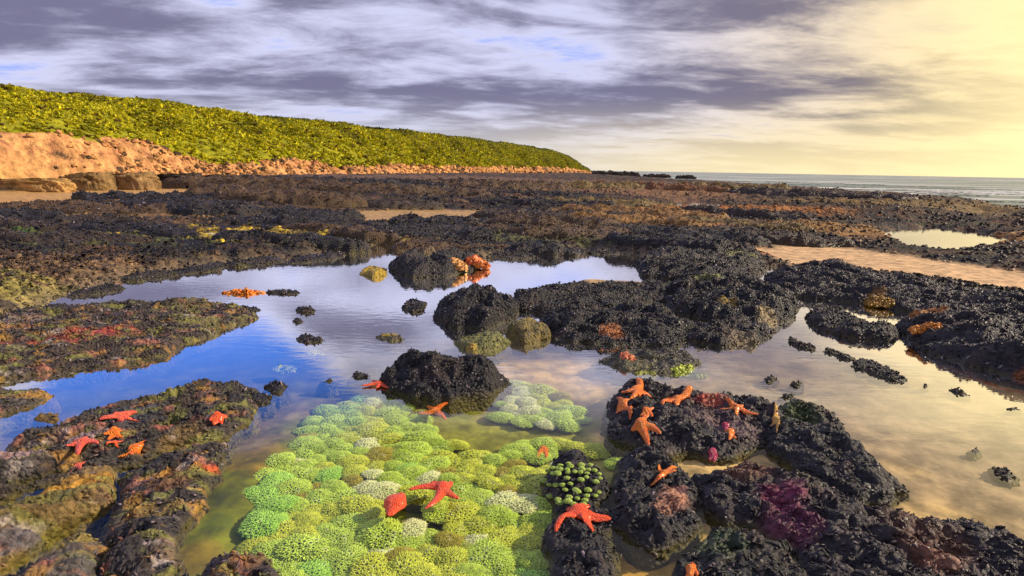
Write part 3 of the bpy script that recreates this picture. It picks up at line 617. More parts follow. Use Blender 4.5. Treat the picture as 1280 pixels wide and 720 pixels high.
starfish((103, 555), [(80, 560), (107, 544), (124, 553), (97, 568), (90, 550)], 'pink', 'flat coral-pink starfish on the left part of the striped shelf', .33, grp=GS)
starfish((168, 565), [(147, 573), (186, 557), (160, 558), (176, 571), (166, 576)], 'orange', 'bright orange starfish at the top of the ochre slab', .4, grp=GS)
starfish((96, 582), [(108, 575), (84, 591), (92, 578), (100, 587)], 'pink', 'small pink starfish below the flat coral-pink one', .33, grp=GS)
starfish((273, 522), [(261, 524), (285, 519), (270, 516), (278, 529), (266, 530)], 'vermilion', 'small rounded salmon starfish alone on the dark end of the shelf', .6, grp=GS)
starfish((969, 530), [(966, 517), (970, 546), (975, 527), (962, 533)], 'yellow', 'thin yellow starfish standing upright on the dark wedge rock', .2, grp=GS)
starfish((891, 570), [(884, 568), (898, 570), (890, 564), (893, 577), (886, 575)], 'magenta', 'small magenta starfish in the dark cleft of the mussel rocks', .7, grp=GS)
starfish((907, 533), [(902, 532), (912, 534), (907, 529), (908, 537)], 'magenta', 'tiny crimson starfish below the lone bright orange one', .6, grp=GS)
starfish((913, 544), [(904, 541), (921, 547), (914, 539), (911, 549)], 'orange', 'tiny dull orange starfish beneath the crimson one', .4, grp=GS)

# ------------------------------------------------------------------ anemones
def anemone_mesh(seed, c_rim, c_mid, c_pit, npit, flat=.33, res=(80, 160)):
    rg = np.random.default_rng(seed)
    nv, nu = res
    ph = np.linspace(0, math.pi*.56, nv); th = np.linspace(0, 2*math.pi, nu, endpoint=False)
    PH, TH = np.meshgrid(ph, th, indexing='ij')
    D = np.stack([np.sin(PH)*np.cos(TH), np.sin(PH)*np.sin(TH), np.cos(PH)], -1)
    i = np.arange(npit)+.5; zf = 1-i/npit*1.12; a = i*2.399963+rg.uniform(0, 6); r_ = np.sqrt(np.clip(1-zf**2, 0, 1))
    Pt = np.stack([r_*np.cos(a), r_*np.sin(a), zf], -1)+rg.normal(size=(npit, 3))*.035; Pt /= np.linalg.norm(Pt, axis=1)[:, None]
    dots = D.reshape(-1, 3)@Pt.T; ang = np.arccos(np.clip(dots, -1, 1)); so = np.sort(ang, 1)
    sp = math.sqrt(4*math.pi*.56/npit); near = so[:, 0]/sp; gap = (so[:, 1]-so[:, 0])/sp
    k_ = np.argmin(ang, 1)
    # petal-like tentacles round every dark mouth
    q = D.reshape(-1, 3)-Pt[k_]; ax = np.cross(Pt[k_], [0, 0, 1.]); ax /= np.linalg.norm(ax, axis=1)[:, None]+1e-9; ay = np.cross(Pt[k_], ax)
    aa_ = np.arctan2((q*ay).sum(1), (q*ax).sum(1)); pet = .5+.5*np.cos(aa_*7+k_)
    hgt = -.06*ss(.24, .08, near)+.08*np.exp(-((near-.34)/.12)**2)*(.25+.75*pet)-.06*ss(.22, 0, gap)*(near > .3)
    lump = 1+.22*fbm(D[..., 0]*1.6+seed, D[..., 1]*1.6, 3, seed % 50).ravel()
    rad = (lump+hgt)
    V = D.reshape(-1, 3)*rad[:, None]; V[:, 2] *= flat
    w1 = ss(.15, .27, near)[:, None]; w2 = (.3+.7*pet*ss(0, .2, gap))[:, None]
    C = np.array(c_pit)*(1-w1)+(np.array(c_mid)*(1-w2)+np.array(c_rim)*w2)*w1
    C = C*(1+.2*rg.normal(size=(npit, 1))[k_]); fl = (rg.uniform(size=(npit, 1)) < .10)[k_]; C = np.where(fl, C*.6+np.array((.8, .85, .6))*.4*w1, C)*.8
    pol = (Pt, sp, rg)
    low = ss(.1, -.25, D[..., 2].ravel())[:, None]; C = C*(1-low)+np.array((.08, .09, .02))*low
    idx = np.arange(nv*nu).reshape(nv, nu); nx = np.roll(idx, -1, 1)
    Fc = np.stack([idx[:-1], idx[1:], nx[1:], nx[:-1]], -1).reshape(-1, 4)
    # short tentacles standing round each mouth
    tv, tf, tc_ = [], [], []
    lump_at = lambda d: 1+.22*fbm(np.array([d[0]*1.6+seed]), np.array([d[1]*1.6]), 3, seed % 50)[0]
    for p in Pt:
        if p[2] < -.02: continue
        ax_ = np.cross(p, [.3, .2, 1.]); ax_ /= np.linalg.norm(ax_); ay_ = np.cross(p, ax_); a0 = rg.uniform(0, 6.28); ntn = rg.integers(6, 9)
        for q in range(ntn):
            a = a0+q*2*math.pi/ntn; o_ = ax_*math.cos(a)+ay_*math.sin(a); d = p+o_*sp*.36; d /= np.linalg.norm(d)
            r0_ = lump_at(d)*.97; tip = d*(r0_+rg.uniform(.11, .21))+o_*sp*rg.uniform(.1, .5); base = d*r0_
            t_ = np.cross(d, o_); w_ = sp*.125; b0 = len(tv); sh = rg.uniform(.75, 1.15)
            for (cc_, ww, cl_) in ((base, 1., c_mid), (base*.4+tip*.6, .85, c_rim), (tip, .35, c_rim)):
                for z5 in range(5):
                    aa5 = z5*2*math.pi/5; v_ = cc_+(t_*math.cos(aa5)+o_*math.sin(aa5))*w_*ww; tv.append((v_[0], v_[1], v_[2]*flat)); tc_.append(np.array(cl_)*sh)
            for j5 in (0, 1):
                for z5 in range(5): tf.append((b0+j5*5+z5, b0+j5*5+(z5+1) % 5, b0+j5*5+5+(z5+1) % 5, b0+j5*5+5+z5))
            tf.append((b0+10, b0+11, b0+12, b0+13)); 
    return V, Fc, np.clip(C, 0, 1), (np.array(tv), np.array(tf), np.clip(np.array(tc_), 0, 1))
KINDS = {'lime green': ((.66, .86, .14), (.26, .42, .02), (.008, .035, .004)), 'yellow-green': ((.74, .82, .09), (.32, .38, .02), (.02, .04, .004)),
         'mint green': ((.52, .86, .16), (.20, .42, .05), (.008, .05, .01)), 'olive': ((.50, .45, .05), (.26, .21, .02), (.04, .03, .01)),
         'white-tipped': ((.95, .98, .62), (.52, .66, .16), (.04, .1, .02))}
protos = {}
for kname, (c1, c2, c3) in KINDS.items():
    protos[kname] = []
    for v in range(3 if kname != 'lime green' else 5):
        V, Fc, C, TN = anemone_mesh(v*17+len(protos)*5, c1, c2, c3, [95, 125, 80, 140, 110][v])
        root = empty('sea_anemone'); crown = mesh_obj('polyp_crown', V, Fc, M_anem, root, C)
        tv, tf = [], []                                           # the stalk collar underneath
        nb = 20
        for j, (r_, z_) in enumerate(((1.02, .03), (1.0, -.2), (.8, -.5))):
            for q in range(nb):
                a = 2*math.pi*q/nb; tv.append((math.cos(a)*r_*(.95+.05*math.sin(q*2.3)), math.sin(a)*r_*(.95+.05*math.cos(q*1.7)), z_))
        for j in (0, 1):
            for q in range(nb): tf.append((j*nb+q, (j+1)*nb+q, (j+1)*nb+(q+1) % nb, j*nb+(q+1) % nb))
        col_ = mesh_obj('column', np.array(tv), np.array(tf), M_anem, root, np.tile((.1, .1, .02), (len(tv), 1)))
        ten = mesh_obj('tentacles', TN[0], TN[1], M_anem, root, TN[2]); ten['kind'] = 'stuff'
        protos[kname].append((root, crown, col_, ten))
def copy_thing(t, name):
    r_, *parts = t; c = r_.copy(); COL.objects.link(c); c.name = name
    for p in parts:
        q = p.copy(); COL.objects.link(q); q.parent = c
    return c
ZONES = [([(305, 600), (320, 580), (370, 560), (395, 510), (430, 498), (480, 492), (520, 497), (530, 530), (560, 545), (600, 560), (690, 575), (680, 620), (700, 660), (690, 735), (330, 735), (315, 680), (340, 640)], 1.),
         ([(600, 480), (660, 474), (700, 490), (740, 520), (700, 530), (650, 525), (610, 520)], .45),
         ([(640, 550), (700, 548), (760, 560), (775, 575), (720, 582), (660, 575)], .9)]
polys = [(W(p, -.05), k_) for p, k_ in ZONES]
pts = []
for poly, dens in polys:
    lo, hi = poly.min(0), poly.max(0); fails = 0
    while fails < 900:
        p = RNG.uniform(lo, hi); fails += 1
        if sdf(poly, np.array([p[0]]), np.array([p[1]]))[0] < .0: continue
        rad = random.uniform(.056, .098)
        if RNG.uniform() > dens: continue
        if fbm(np.array([p[0]*3.]), np.array([p[1]*3.]), 2, 33)[0] < -.3: continue
        if any((p[0]-a[0])**2+(p[1]-a[1])**2 < ((rad+a[2])*.56)**2 for a in pts): continue
        # a clear gap around the starfish
        pts.append((p[0], p[1], rad)); fails = 0
LM = [('the long-armed scarlet starfish', (553, 613)), ('the scarlet oval starfish', (494, 634)), ('the small thin-armed orange starfish', (544, 517)), ('the pointed black boulder', (560, 495)), ('the large vivid red starfish', (700, 655)),
      ('the green-studded mussel rock', (700, 600)), ('the lowest starfish of the chain', (790, 545)), ('the low mussel patch at the bottom edge', (310, 705)), ('the algae slope on the left', (300, 610)), ('the red-orange starfish with drooping arms', (474, 484))]
ORD = ['nearest', 'second', 'third', 'fourth', 'fifth', 'sixth', 'seventh', 'eighth', 'ninth', 'tenth', 'eleventh', 'twelfth', 'thirteenth', 'fourteenth', 'fifteenth', 'sixteenth', 'seventeenth', 'eighteenth', 'nineteenth', 'twentieth']
SZ = surf([p[0] for p in pts], [p[1] for p in pts]); buckets = {}
for (x_, y_, rad), zg in zip(pts, SZ):
    if zg > -.04: continue
    z_ = -.056+random.uniform(-.014, .008)-.022*float(ss(2.7, 3.3, np.array(y_)))
    px, py = to_px((x_, y_, z_+rad*.4))
    if px < 250 or py > 760: continue
    v = RNG.uniform(); nn = float(fbm(np.array([x_*2.2]), np.array([y_*2.2]), 2, 44)[0])
    kn = 'lime green' if nn > -.1 else 'yellow-green'
    if v < .07: kn = 'olive'
    elif v < .10: kn = 'white-tipped'
    if (px-335)**2+(py-622)**2 < 30**2 or v > .975: kn = 'mint green'
    if (px-460)**2/2+(py-570)**2 < 13**2 or (px-650)**2+(py-500)**2 < 18**2 or (px-468)**2+(py-597)**2 < 15**2: kn = 'white-tipped'
    t = random.choice(protos[kn]); o = copy_thing(t, 'sea_anemone')
    o.location = (x_, y_, z_); sx = rad*1.03; o.scale = (sx*random.uniform(.9, 1.2), sx*random.uniform(.85, 1.05), sx*random.uniform(.8, 1.15)); o.rotation_euler = (random.uniform(-.15, .15), random.uniform(-.15, .15), random.uniform(0, 6.28))
    lm = min(LM, key=lambda l: (l[1][0]-px)**2+((l[1][1]-py)*1.4)**2); dx, dy = px-lm[1][0], py-lm[1][1]
    side = ('right of' if dx > 0 else 'left of') if abs(dx) > abs(dy)*1.3 else ('below' if dy > 0 else 'above')
    buckets.setdefault((kn, side, lm[0]), []).append((dx*dx+dy*dy, o))
for (kn, side, lm), lst in buckets.items():
    lst.sort(key=lambda a: a[0])
    for i_, (_, o) in enumerate(lst):
        tag(o, f'{ORD[min(i_, 19)]} {kn} anemone clump {side} {lm}', 'sea anemone', 'green anemone clumps in the tide pool')
# small ones on the studded rock
cnt = 0; small = []
tries = 0
while cnt < 46 and tries < 4000:
    tries += 1
    px, py = random.uniform(678, 752), random.uniform(578, 634)
    if ((px-715)/38)**2+((py-608)/28)**2 > 1: continue
    p = ray_surf(px, py)
    rad = random.uniform(.012, .020)
    if any((p[0]-a[0])**2+(p[1]-a[1])**2 < ((rad+a[2])*1.0)**2 for a in small): continue
    z_ = float(surf(*p)[0]); small.append((p[0], p[1], rad)); cnt += 1
    r_, crown, _c, _t = random.choice(protos['lime green']); c = crown.copy(); COL.objects.link(c); c.parent = None; c.name = 'small_anemone'
    c.location = (p[0], p[1], z_+.012); c.scale = (rad, rad, rad*1.6); c.rotation_euler = (0, 0, random.uniform(0, 6))
    tag(c, 'tiny green anemone among black mussels on the round studded rock', 'sea anemone', 'tiny anemones on the studded rock')
for lst in protos.values():
    for t in lst:
        for q in t[1:]: bpy.data.objects.remove(q)
        bpy.data.objects.remove(t[0])

# ------------------------------------------------------------------ seaweed and sponge tufts
def tuft(px, py, rx, ry, h, c1, c2, label, name='seaweed_clump', cat='seaweed', n=260, sz=.02, z0=None):
    p = ray_surf(px, py) if z0 is None else at(px, py, z0)
    sc = np.linalg.norm([p[0], p[1], H])/F; RX, RY = rx*sc, ry*sc*2.2
    a = RNG.uniform(0, 2*math.pi, n); r_ = np.sqrt(RNG.uniform(0, 1, n))
    x = p[0]+np.cos(a)*r_*RX; y = p[1]+np.sin(a)*r_*RY
    zz = np.maximum(surf(x, y), -.03); zc0 = max(float(surf(*p)[0]), -.03); zz = np.clip(zz, zc0-.03, zc0+.02)
    zz = zz+h*np.sqrt(np.clip(1-r_**2, 0, 1))*RNG.uniform(.5, 1, n)
    N = np.stack([np.cos(a)*r_*.7, np.sin(a)*r_*.7, np.ones(n)], -1)+RNG.normal(size=(n, 3))*.3; N /= np.linalg.norm(N, axis=1)[:, None]
    w = RNG.uniform(0, 1, (n, 1)); C = (np.array(c1)*w+np.array(c2)*(1-w))*RNG.uniform(.6, 1.2, (n, 1))
    PVk, PFk = knob_proto()
    org = (p[0], p[1], float(zz.min()))
    o = scatter(name, M_weed, np.stack([x, y, zz], -1), N, sz*RNG.uniform(.5, 1.2, n), C, (PVk, np.array(PFk)), None, .6, .22, origin=org); o.data.validate(); o.location = org
    tag(o, label, cat); return o
tuft(305, 374, 23, 4.5, .05, (.8, .28, .01), (.75, .18, .02), 'bright orange sponge mat on the tip of the rock spit', 'sponge', 'sponge', sz=.03)
tuft(596, 331, 14, 2.2, .07, (.9, .32, .06), (.8, .12, .03), 'orange-red seaweed mound at the right foot of the tan-capped boulder', sz=.05)
tuft(572, 334, 10, 2.5, .07, (.8, .4, .1), (.7, .3, .1), 'peach seaweed patch just left of the orange-red mound', sz=.045)
tuft(355, 472, 13, 4, .02, (.55, .6, .04), (.4, .42, .03), 'round yellow-green sponge in the grey-brown shallows', 'sponge', 'sponge', sz=.014)
tuft(858, 467, 22, 6, .008, (.42, .5, .02), (.28, .36, .02), 'lime green algae mat behind the orange starfish chain', 'algae_mat', 'algae', n=420, sz=.018)
tuft(806, 474, 13, 6, .008, (.35, .38, .05), (.25, .25, .04), 'dull green algae mat left of the lime green one', 'algae_mat', 'algae', sz=.016)
tuft(1157, 411, 16, 5, .03, (.7, .3, .03), (.6, .18, .02), 'orange weed cushion on the tip of the massive layered ledge', sz=.022)
tuft(1100, 378, 14, 5, .03, (.45, .28, .03), (.35, .14, .02), 'golden brown weed cushion on the long ledge above the golden pool', sz=.022)
tuft(785, 448, 9, 4, .02, (.75, .25, .08), (.6, .15, .08), 'small orange sponge on the speckled rubble rock', 'sponge', 'sponge', sz=.014)
tuft(395, 451, 10, 4, .01, (.4, .45, .12), (.3, .3, .1), 'pale green sponge in the shallows left of the pointed boulder', 'sponge', 'sponge', n=150, sz=.014)

# ------------------------------------------------------------------ hill and cliff
KB = [(-700, 13, 22, 5.5), (-400, 20, 38, 6.5), (-150, 27, 50, 6.8), (0, 33, 60, 6.7), (200, 43, 78, 6.5), (400, 62, 111, 7.), (560, 105, 170, 7.6), (640, 160, 240, 8.3), (685, 220, 300, 8.2), (706, 255, 318, 6.2), (720, 285, 330, 3.2), (731, 300, 335, .4), (736, 310, 338, -1.)]
kp = np.array([[*az(a, b), *az(a, c), d] for a, b, c, d in KB])
nt_ = 900; lk = np.concatenate([[0], np.cumsum(np.log1p(np.linalg.norm(np.diff(kp[:, :2], axis=0), axis=1)))])
tt = np.linspace(0, lk[-1], nt_); K = np.stack([np.interp(tt, lk, kp[:, j]) for j in range(5)], -1)
ker = np.ones(41)/41
for j in range(5):
    pad = np.pad(K[:, j], 20, mode='edge'); K[:, j] = np.convolve(pad, ker, 'valid')
def hillpt(i_f, s):                      # i_f index along the coast, s: 0 foot, .06 cliff top, 1 crest, 1.5 behind
    a = np.stack([np.interp(i_f, np.arange(nt_), K[:, j]) for j in range(5)], -1)
    B = a[..., 0:2]; Cc = a[..., 2:4]; hc = a[..., 4]+1.5-.25
    P = B+(Cc-B)*s[..., None]
    n0 = fbm(P[..., 0]*.25, P[..., 1]*.25, 4, 201)
    cl = 1.45*np.clip(hc/6, 0, 1)*(1+.75*ss(-.45, -.72, P[..., 0]/np.maximum(P[..., 1], 1.)))*(1+.6*fbm(P[..., 0]*.09, P[..., 1]*.09, 3, 207)); s1 = .07+.05*n0
    z = np.where(s < s1, np.clip(s/s1, 0, 1)**.75*cl, cl+(hc-cl)*np.sin(np.clip((s-s1)/(1-s1), 0, 1.5)*math.pi/2*1.0)**.92 if False else cl+(hc-cl)*np.clip(np.sin(np.clip((s-s1)/(1-s1), 0, 1.6)*math.pi/2), 0, 1)**1.05)
    gully = ridge(P[..., 0]*.35+P[..., 1]*.2, P[..., 1]*.12, 3, 211)
    bump = np.where(s < s1, .6*(gully-.4)*np.sin(np.clip(s/s1, 0, 1)*math.pi)+.2*fbm(P[..., 0]*1.1, P[..., 1]*1.1, 4, 215), (.15*n0+.1*fbm(P[..., 0]*.9, P[..., 1]*.9, 3, 217)+.9*fbm(P[..., 0]*.09+P[..., 1]*.05, P[..., 1]*.035-P[..., 0]*.03, 3, 219))*np.clip((s-s1)*6, 0, 1))
    return P, z+.25+bump, s1
ns = 150; sv = np.concatenate([np.linspace(-.03, .12, 60), np.linspace(.125, 1.6, ns-60)])
II, SS_ = np.meshgrid(np.arange(nt_, dtype=float), sv, indexing='ij')
P, Z, S1 = hillpt(II, SS_)
Z = np.where(SS_ < 0, .25+SS_*14, Z)
n1 = fbm(P[..., 0]*.3, P[..., 1]*.3, 4, 221); n2 = fbm(P[..., 0]*1.2, P[..., 1]*1.2, 3, 222)
turf = np.array([.20, .21, .012]); turf2 = np.array([.34, .31, .015]); dk = np.array([.05, .07, .01])
C = turf*(1-np.clip(n1+.5, 0, 1)[..., None])+turf2*np.clip(n1+.5, 0, 1)[..., None]
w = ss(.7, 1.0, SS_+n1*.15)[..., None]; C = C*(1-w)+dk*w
i_ = np.arange(nt_*ns).reshape(nt_, ns)
q = np.stack([i_[:-1, :-1], i_[1:, :-1], i_[1:, 1:], i_[:-1, 1:]], -1)
V = np.stack([P[..., 0], P[..., 1], Z], -1)
split = (SS_ < S1-.002+.012*n2)
clay = np.array([.74, .39, .15]); clay2 = np.array([.52, .23, .10]); sandc = np.array([.68, .38, .13])
st = np.clip(.45+n2*1.6+.5*fbm(P[..., 0]*.5, Z*3, 3, 230), 0, 1)[..., None]
Cc = clay*(1-st)+clay2*st
w = (ss(190, -60, II-80+n1*120)*ss(.05, .01, SS_))[..., None]; Cc = Cc*(1-w)+sandc*w
w = (ss(.32, .55, fbm(P[..., 0]*.45, P[..., 1]*.45+Z, 4, 233)))[..., None]; Cc = Cc*(1-w)+np.array([.09, .06, .04])*w
w = ss(430, 640, II)[..., None]*.45; Cc = Cc*(1-w)+np.array([.2, .11, .05])*w
fc = split[:-1, :-1]
def sub(qm, name, mat, Cx):
    qq = qm; used = np.unique(qq); mp = np.full(V.shape[0]*V.shape[1], -1); mp[used] = np.arange(len(used))
    o = mesh_obj(name, V.reshape(-1, 3)[used], mp[qq], mat, None, np.clip(Cx.reshape(-1, 3)[used], 0, 1)); tag(o, kind='structure')
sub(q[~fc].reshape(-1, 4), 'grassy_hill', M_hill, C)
sub(q[fc].reshape(-1, 4), 'clay_bank', M_cliff, Cc)
# turf tussocks on the hill
def tuft_proto():
    V = []; Fc = []; nb = 8
    for k_ in range(nb):
        a = k_*2.4; ln = .75+.25*math.sin(k_*1.7); tl = .35+.5*((k_*7) % nb)/nb
        dx, dy = math.cos(a), math.sin(a); px_, py_ = -dy*.24, dx*.24
        b = len(V)
        V += [(dx*.1-px_, dy*.1-py_, -.1), (dx*.1+px_, dy*.1+py_, -.1), (dx*tl*.7*ln+px_*.9, dy*tl*.7*ln+py_*.9, .5*ln), (dx*tl*1.35*ln, dy*tl*1.35*ln, .75*ln*(1-.3*tl))]
        Fc.append((b, b+1, b+2, b+3))
    return np.array(V), np.array(Fc)
n = 76000
fi = RNG.uniform(60, nt_-12, n); s_ = RNG.uniform(.03, 1.08, n)**.85
Pq, Zq, s1q = hillpt(fi, s_)
m = s_ > s1q-.004; Pq, Zq, s_ = Pq[m], Zq[m], s_[m]
dist = np.linalg.norm(Pq, axis=1); n1 = fbm(Pq[:, 0]*.3, Pq[:, 1]*.3, 4, 221)
keep = RNG.uniform(0, 1, len(dist)) < .35+.65*ss(-.35, .15, fbm(Pq[:, 0]*.5+Pq[:, 1]*.5, Pq[:, 1]*.2-Pq[:, 0]*.2, 3, 244)); Pq, Zq, s_, dist, n1 = Pq[keep], Zq[keep], s_[keep], dist[keep], n1[keep]
sz = np.clip(.0058*dist, .16, 1.2)*RNG.uniform(.5, 1.25, len(dist))
w = RNG.uniform(0, 1, (len(dist), 1)); Cq = np.array([.68, .58, .016])*(1-w)+np.array([.40, .41, .015])*w
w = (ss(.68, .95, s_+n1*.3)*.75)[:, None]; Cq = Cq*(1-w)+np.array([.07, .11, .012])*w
w = (RNG.uniform(0, 1, len(dist)) < .1)[:, None]*1.; Cq = Cq*(1-w)+np.array([.14, .08, .02])*w
N = np.tile([0, 0, 1.], (len(dist), 1))+RNG.normal(size=(len(dist), 3))*.15; N /= np.linalg.norm(N, axis=1)[:, None]
st_ = fbm(Pq[:, 0]*.16+Pq[:, 1]*.10, Pq[:, 1]*.05-Pq[:, 0]*.10, 4, 281); Cq = Cq*(1-.4*ss(.05, .3, -st_)[:, None])  # diagonal streaks of shading across the slope, painted into the tuft colour
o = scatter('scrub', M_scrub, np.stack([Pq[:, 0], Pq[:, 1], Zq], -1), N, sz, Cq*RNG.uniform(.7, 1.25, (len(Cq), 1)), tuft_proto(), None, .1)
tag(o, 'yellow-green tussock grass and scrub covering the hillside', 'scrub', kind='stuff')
n = 15000
fi = RNG.uniform(60, nt_-20, n); s_ = RNG.uniform(-.012, .11, n)
Pq, Zq, s1q = hillpt(fi, np.clip(s_, 0, 1)); Pq = Pq+np.stack([RNG.normal(size=n)*.6*(s_ < 0), -np.abs(RNG.normal(size=n))*2.5*(s_ < 0)], -1)
m = (s_ < s1q+.004) & (RNG.uniform(0, 1, n) < ss(-.35, .3, fbm(Pq[:, 0]*.5, Pq[:, 1]*.5, 3, 271))*(.08+.92*ss(-.74, -.56, Pq[:, 0]/Pq[:, 1]))); Pq, Zq, s_, fi = Pq[m], Zq[m], s_[m], fi[m]
dist = np.linalg.norm(Pq, axis=1); v = RNG.uniform(0, 1, (len(dist), 1))
Cq = np.where(v < .55, np.array([.70, .36, .13]), np.where(v < .8, np.array([.48, .22, .09]), np.array([.12, .08, .05])))*RNG.uniform(.6, 1.3, (len(dist), 1))
PV, PF = knob_proto()
o = scatter('bank_rubble', M_cliff, np.stack([Pq[:, 0], Pq[:, 1], Zq+.02], -1), np.tile([0, 0, 1.], (len(dist), 1)), np.clip(.0028*dist, .07, .6)*RNG.uniform(.3, 1.6, len(dist)), Cq, (PV, np.array(PF)), None, .3, .2)
o.data.validate(); tag(o, 'orange-brown rubble fallen along the clay bank', 'rubble', kind='stuff')
# big stones below the bank
def big_stone(px, Yd, rx, ry, rz, c, label, seed, z0=.3):
    p = az(px, Yd); nv, nu = 60, 110
    ph = np.linspace(0, math.pi, nv); th = np.linspace(0, 2*math.pi, nu, endpoint=False); PH, TH = np.meshgrid(ph, th, indexing='ij')
    D = np.stack([np.sin(PH)*np.cos(TH), np.sin(PH)*np.sin(TH), np.cos(PH)], -1)
    r_ = 1+.22*fbm(D[..., 0]*1.6+seed, D[..., 1]*1.6+D[..., 2]*1.9, 4, seed)-.16*np.clip(ridge(D[..., 0]*2.2+seed, D[..., 2]*3.5+D[..., 1], 3, seed+9)-.4, 0, 1)+.05*fbm(D[..., 0]*9, D[..., 2]*11+D[..., 1]*7, 3, seed+5)
    D = np.sign(D)*np.abs(D)**.6; D[..., 2] = np.minimum(D[..., 2], .72+.12*D[..., 0]) if z0 > 0 else D[..., 2]*(.6+.8*np.clip(.5+fbm(D[..., 0]*4+seed, D[..., 1], 3, seed+11), 0, 1.2))
    V = D*r_[..., None]*np.array([rx, ry, rz]); idx = np.arange(nv*nu).reshape(nv, nu); nx = np.roll(idx, -1, 1)
    Fc = np.stack([idx[:-1], idx[1:], nx[1:], nx[:-1]], -1).reshape(-1, 4)
    n_ = fbm(D[..., 0]*3, D[..., 2]*5+D[..., 1], 3, seed+3)
    C = np.array(c)*(1+.6*n_[..., None])
    o = mesh_obj('boulder', V.reshape(-1, 3), Fc, M_cliff, None, np.clip(C.reshape(-1, 3), 0, 1)); o.location = (p[0], p[1], z0)
    tag(o, label, 'boulder'); return o
big_stone(112, 31.5, .95, 1., .85, (.30, .19, .08), 'left of the two rounded tan boulders at the foot of the clay bank', 61)
big_stone(163, 33, 1.15, 1., .85, (.32, .2, .09), 'right of the two rounded tan boulders at the foot of the clay bank', 62)
big_stone(222, 36, 1.3, 1., .8, (.06, .045, .035), 'dark brown boulder right of the two tan boulders', 63)
big_stone(262, 38, .8, .9, .7, (.07, .05, .035), 'smaller dark boulder beside the dark brown boulder below the bank', 64)
big_stone(40, 29, 1.6, .8, .5, (.5, .3, .11), 'low sandy boulder at the far left foot of the clay bank', 65)
# rocks out in the sea
for k_, (px, Yd, rx, rz, lb) in enumerate([(752, 330, 8, 2.0, 'low dark skerry nearest the tip of the headland'), (783, 300, 7, 1.7, 'dark skerry second from the headland tip'), (822, 260, 6, 1.3, 'small flat skerry third from the headland tip'), (858, 240, 4, 1.1, 'outermost small skerry before the open sea')]):
    o = big_stone(px, Yd, rx, rx*.3, rz, (.05, .04, .035), lb, 70+k_, -1.0); o.name = 'sea_rock'

# broken waves running in on the reef
m_f, nf_, of_ = new_mat('sea_foam')
g_ = nf_.N('ShaderNodeNewGeometry').outputs['Position']
nn_ = nf_.N('ShaderNodeTexNoise', {'Vector': g_, 'Scale': 1.3, 'Detail': 6, 'Roughness': .7}).outputs[0]
d_ = nf_.N('ShaderNodeBsdfDiffuse', {'Color': (.78, .78, .74, 1)}).outputs[0]; t_ = nf_.N('ShaderNodeBsdfTransparent').outputs[0]
nf_.l.new(nf_.N('ShaderNodeMixShader', {0: nf_.mapr(nn_, .42, .54), 1: t_, 2: d_}).outputs[0], of_.inputs[0])
V, Fc = [], []
for q_ in range(46):
    px_ = random.uniform(770, 1420); e_ = np.interp(px_, [745, 800, 900, 1000, 1150, 1280, 1400], [190, 130, 82, 58, 40, 30, 23])
    D_ = e_*random.uniform(1.12, 2.6)*(1 if q_ % 3 else 1.5); c_ = az(px_, D_); ln = D_*random.uniform(.08, .3); wd_ = D_*random.uniform(.006, .016); an_ = R(random.uniform(-34, -14)); b_ = len(V); nn2 = 26
    for t2 in range(nn2):
        u = t2/(nn2-1)-.5; wv = wd_*(1-(2*u)**2)**.7*(.7+.5*math.sin(u*17+q_)); yy = .06*ln*math.sin(u*7+q_)
        for sg in (-1, 1):
            ex, ey = u*ln, yy+sg*wv; V.append((c_[0]+ex*math.cos(an_)-ey*math.sin(an_), c_[1]+ex*math.sin(an_)+ey*math.cos(an_), -1.12+(.10 if sg < 0 else 0)))
    for t2 in range(nn2-1): Fc.append((b_+2*t2, b_+2*t2+2, b_+2*t2+3, b_+2*t2+1))
tag(mesh_obj('surf', np.array(V), np.array(Fc), m_f), 'white lines of surf running in on the reef', 'surf', kind='stuff')
# ------------------------------------------------------------------ light and sky
SAZ = R(86); SEL = R(31)
sd = Vector((math.sin(SAZ)*math.cos(SEL), math.cos(SAZ)*math.cos(SEL), math.sin(SEL)))
L = bpy.data.lights.new('sun', 'SUN'); L.energy = 5.; L.angle = R(.6); L.color = (1., .83, .62)
so = bpy.data.objects.new('sun', L); COL.objects.link(so); so.rotation_euler = sd.to_track_quat('Z', 'Y').to_euler()
wd = bpy.data.worlds.new('World'); scene.world = wd; wd.use_nodes = True; wd.node_tree.nodes.clear()
nt = NT(wd.node_tree); out = nt.N('ShaderNodeOutputWorld')
sky = nt.N('ShaderNodeTexSky', sky_type='NISHITA', sun_disc=False, sun_elevation=SEL, sun_rotation=SAZ, altitude=0, air_density=1.2, dust_density=1.6, ozone_density=2.5)
tc = nt.N('ShaderNodeTexCoord').outputs['Generated']
dn = nt.vmath('NORMALIZE', tc).outputs[0]
sep = nt.N('ShaderNodeSeparateXYZ', {0: dn}); zc = nt.math('MAXIMUM', sep.outputs[2], 0.)
den = nt.math('ADD', zc, .12)
cv = nt.N('ShaderNodeCombineXYZ', {0: nt.math('DIVIDE', sep.outputs[0], den), 1: nt.math('DIVIDE', sep.outputs[1], den), 2: 0.}).outputs[0]
mp = nt.N('ShaderNodeMapping', {'Vector': cv, 'Rotation': (0, 0, R(-24)), 'Scale': (.55, .85, 1.), 'Location': (3.1, 1.7, 0)}).outputs[0]
n1 = nt.N('ShaderNodeTexNoise', {'Vector': mp, 'Scale': 1.1, 'Detail': 8, 'Roughness': .52, 'Distortion': .2}).outputs[0]
n2 = nt.N('ShaderNodeTexNoise', {'Vector': mp, 'Scale': 3.0, 'Detail': 10, 'Roughness': .64, 'Distortion': .3}).outputs[0]
sunp = nt.vmath('DOT_PRODUCT', dn, (math.sin(R(52))*math.cos(R(9)), math.cos(R(52))*math.cos(R(9)), math.sin(R(9)))).outputs['Value']
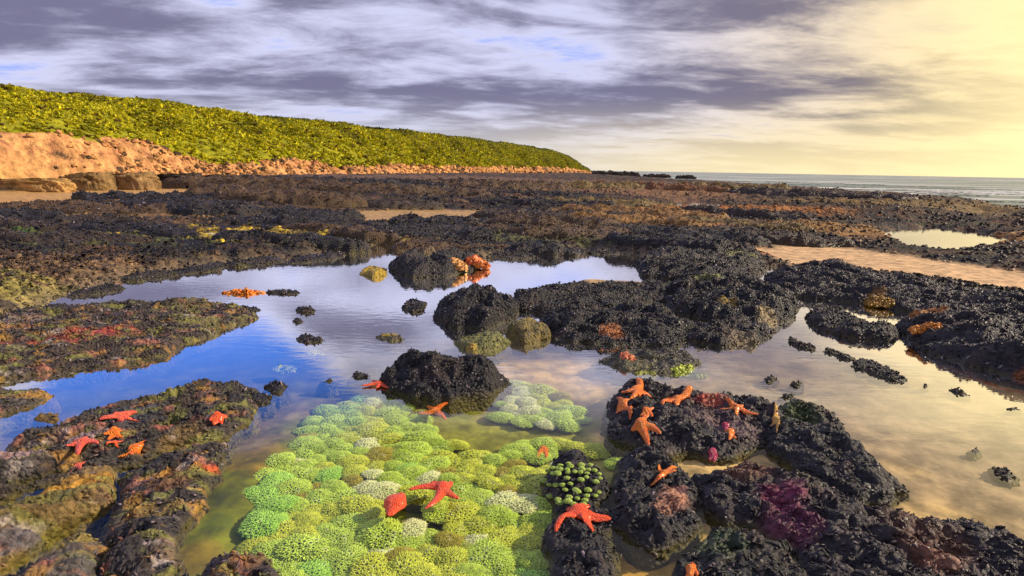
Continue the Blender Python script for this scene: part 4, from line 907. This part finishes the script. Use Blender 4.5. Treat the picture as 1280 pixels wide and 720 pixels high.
near_s = nt.mapr(sunp, .70, .99, 0, 1)
# blue break: lower left-hand side of the upper sky
gap_ = nt.vmath('DOT_PRODUCT', dn, (math.sin(R(-29))*math.cos(R(26)), math.cos(R(-29))*math.cos(R(26)), math.sin(R(26)))).outputs['Value']
gapw = nt.mapr(gap_, .962, .985, 0, .3)
gap2 = nt.vmath('DOT_PRODUCT', dn, (math.sin(R(5))*math.cos(R(11.5)), math.cos(R(5))*math.cos(R(11.5)), math.sin(R(11.5)))).outputs['Value']
gapw2 = nt.mapr(gap2, .996, .9998, 0, .03)
dens = nt.math('SUBTRACT', nt.math('SUBTRACT', nt.math('ADD', nt.math('MULTIPLY', n1, .6), nt.math('MULTIPLY', n2, .40)), gapw), gapw2)
cover = nt.mapr(dens, .30, .43)
thick = nt.mapr(dens, .40, .58)
lit = nt.mix(near_s, (.64, .65, .88), (.95, .76, .46))
drk = nt.mix(near_s, (.185, .18, .29), (.21, .18, .21))
cloud = nt.mix(thick, lit, drk)
hz = nt.mapr(zc, .0, .12, 1, 0)
clear = nt.mix(near_s, (.06, .27, 1.15), (.62, .52, .34))
skyc = nt.vmath('SCALE', sky.outputs[0]); skyc.inputs['Scale'].default_value = .09
clear2 = nt.mix(.75, skyc.outputs[0], clear)
c1 = nt.mix(cover, clear2, cloud)
near_h = nt.mapr(sunp, .42, .95, 0, 1)
hcol = nt.mix(near_h, (.62, .62, .68), (1.05, .86, .46))
c2 = nt.mix(nt.math('MULTIPLY', hz, .85), c1, hcol)
glow = nt.mapr(sunp, .90, 1., 0, .7)
c3 = nt.mix(glow, c2, (1.3, 1.05, .5))
bg = nt.N('ShaderNodeBackground', {'Color': c3, 'Strength': 1.0})
nt.l.new(bg.outputs[0], out.inputs[0])

scene.view_settings.view_transform = 'Standard'; scene.view_settings.look = 'None'; scene.view_settings.exposure = .12; scene.view_settings.gamma = 1.
scene.cycles.max_bounces = 5; scene.cycles.transparent_max_bounces = 8; scene.cycles.diffuse_bounces = 2; scene.cycles.use_denoising = True
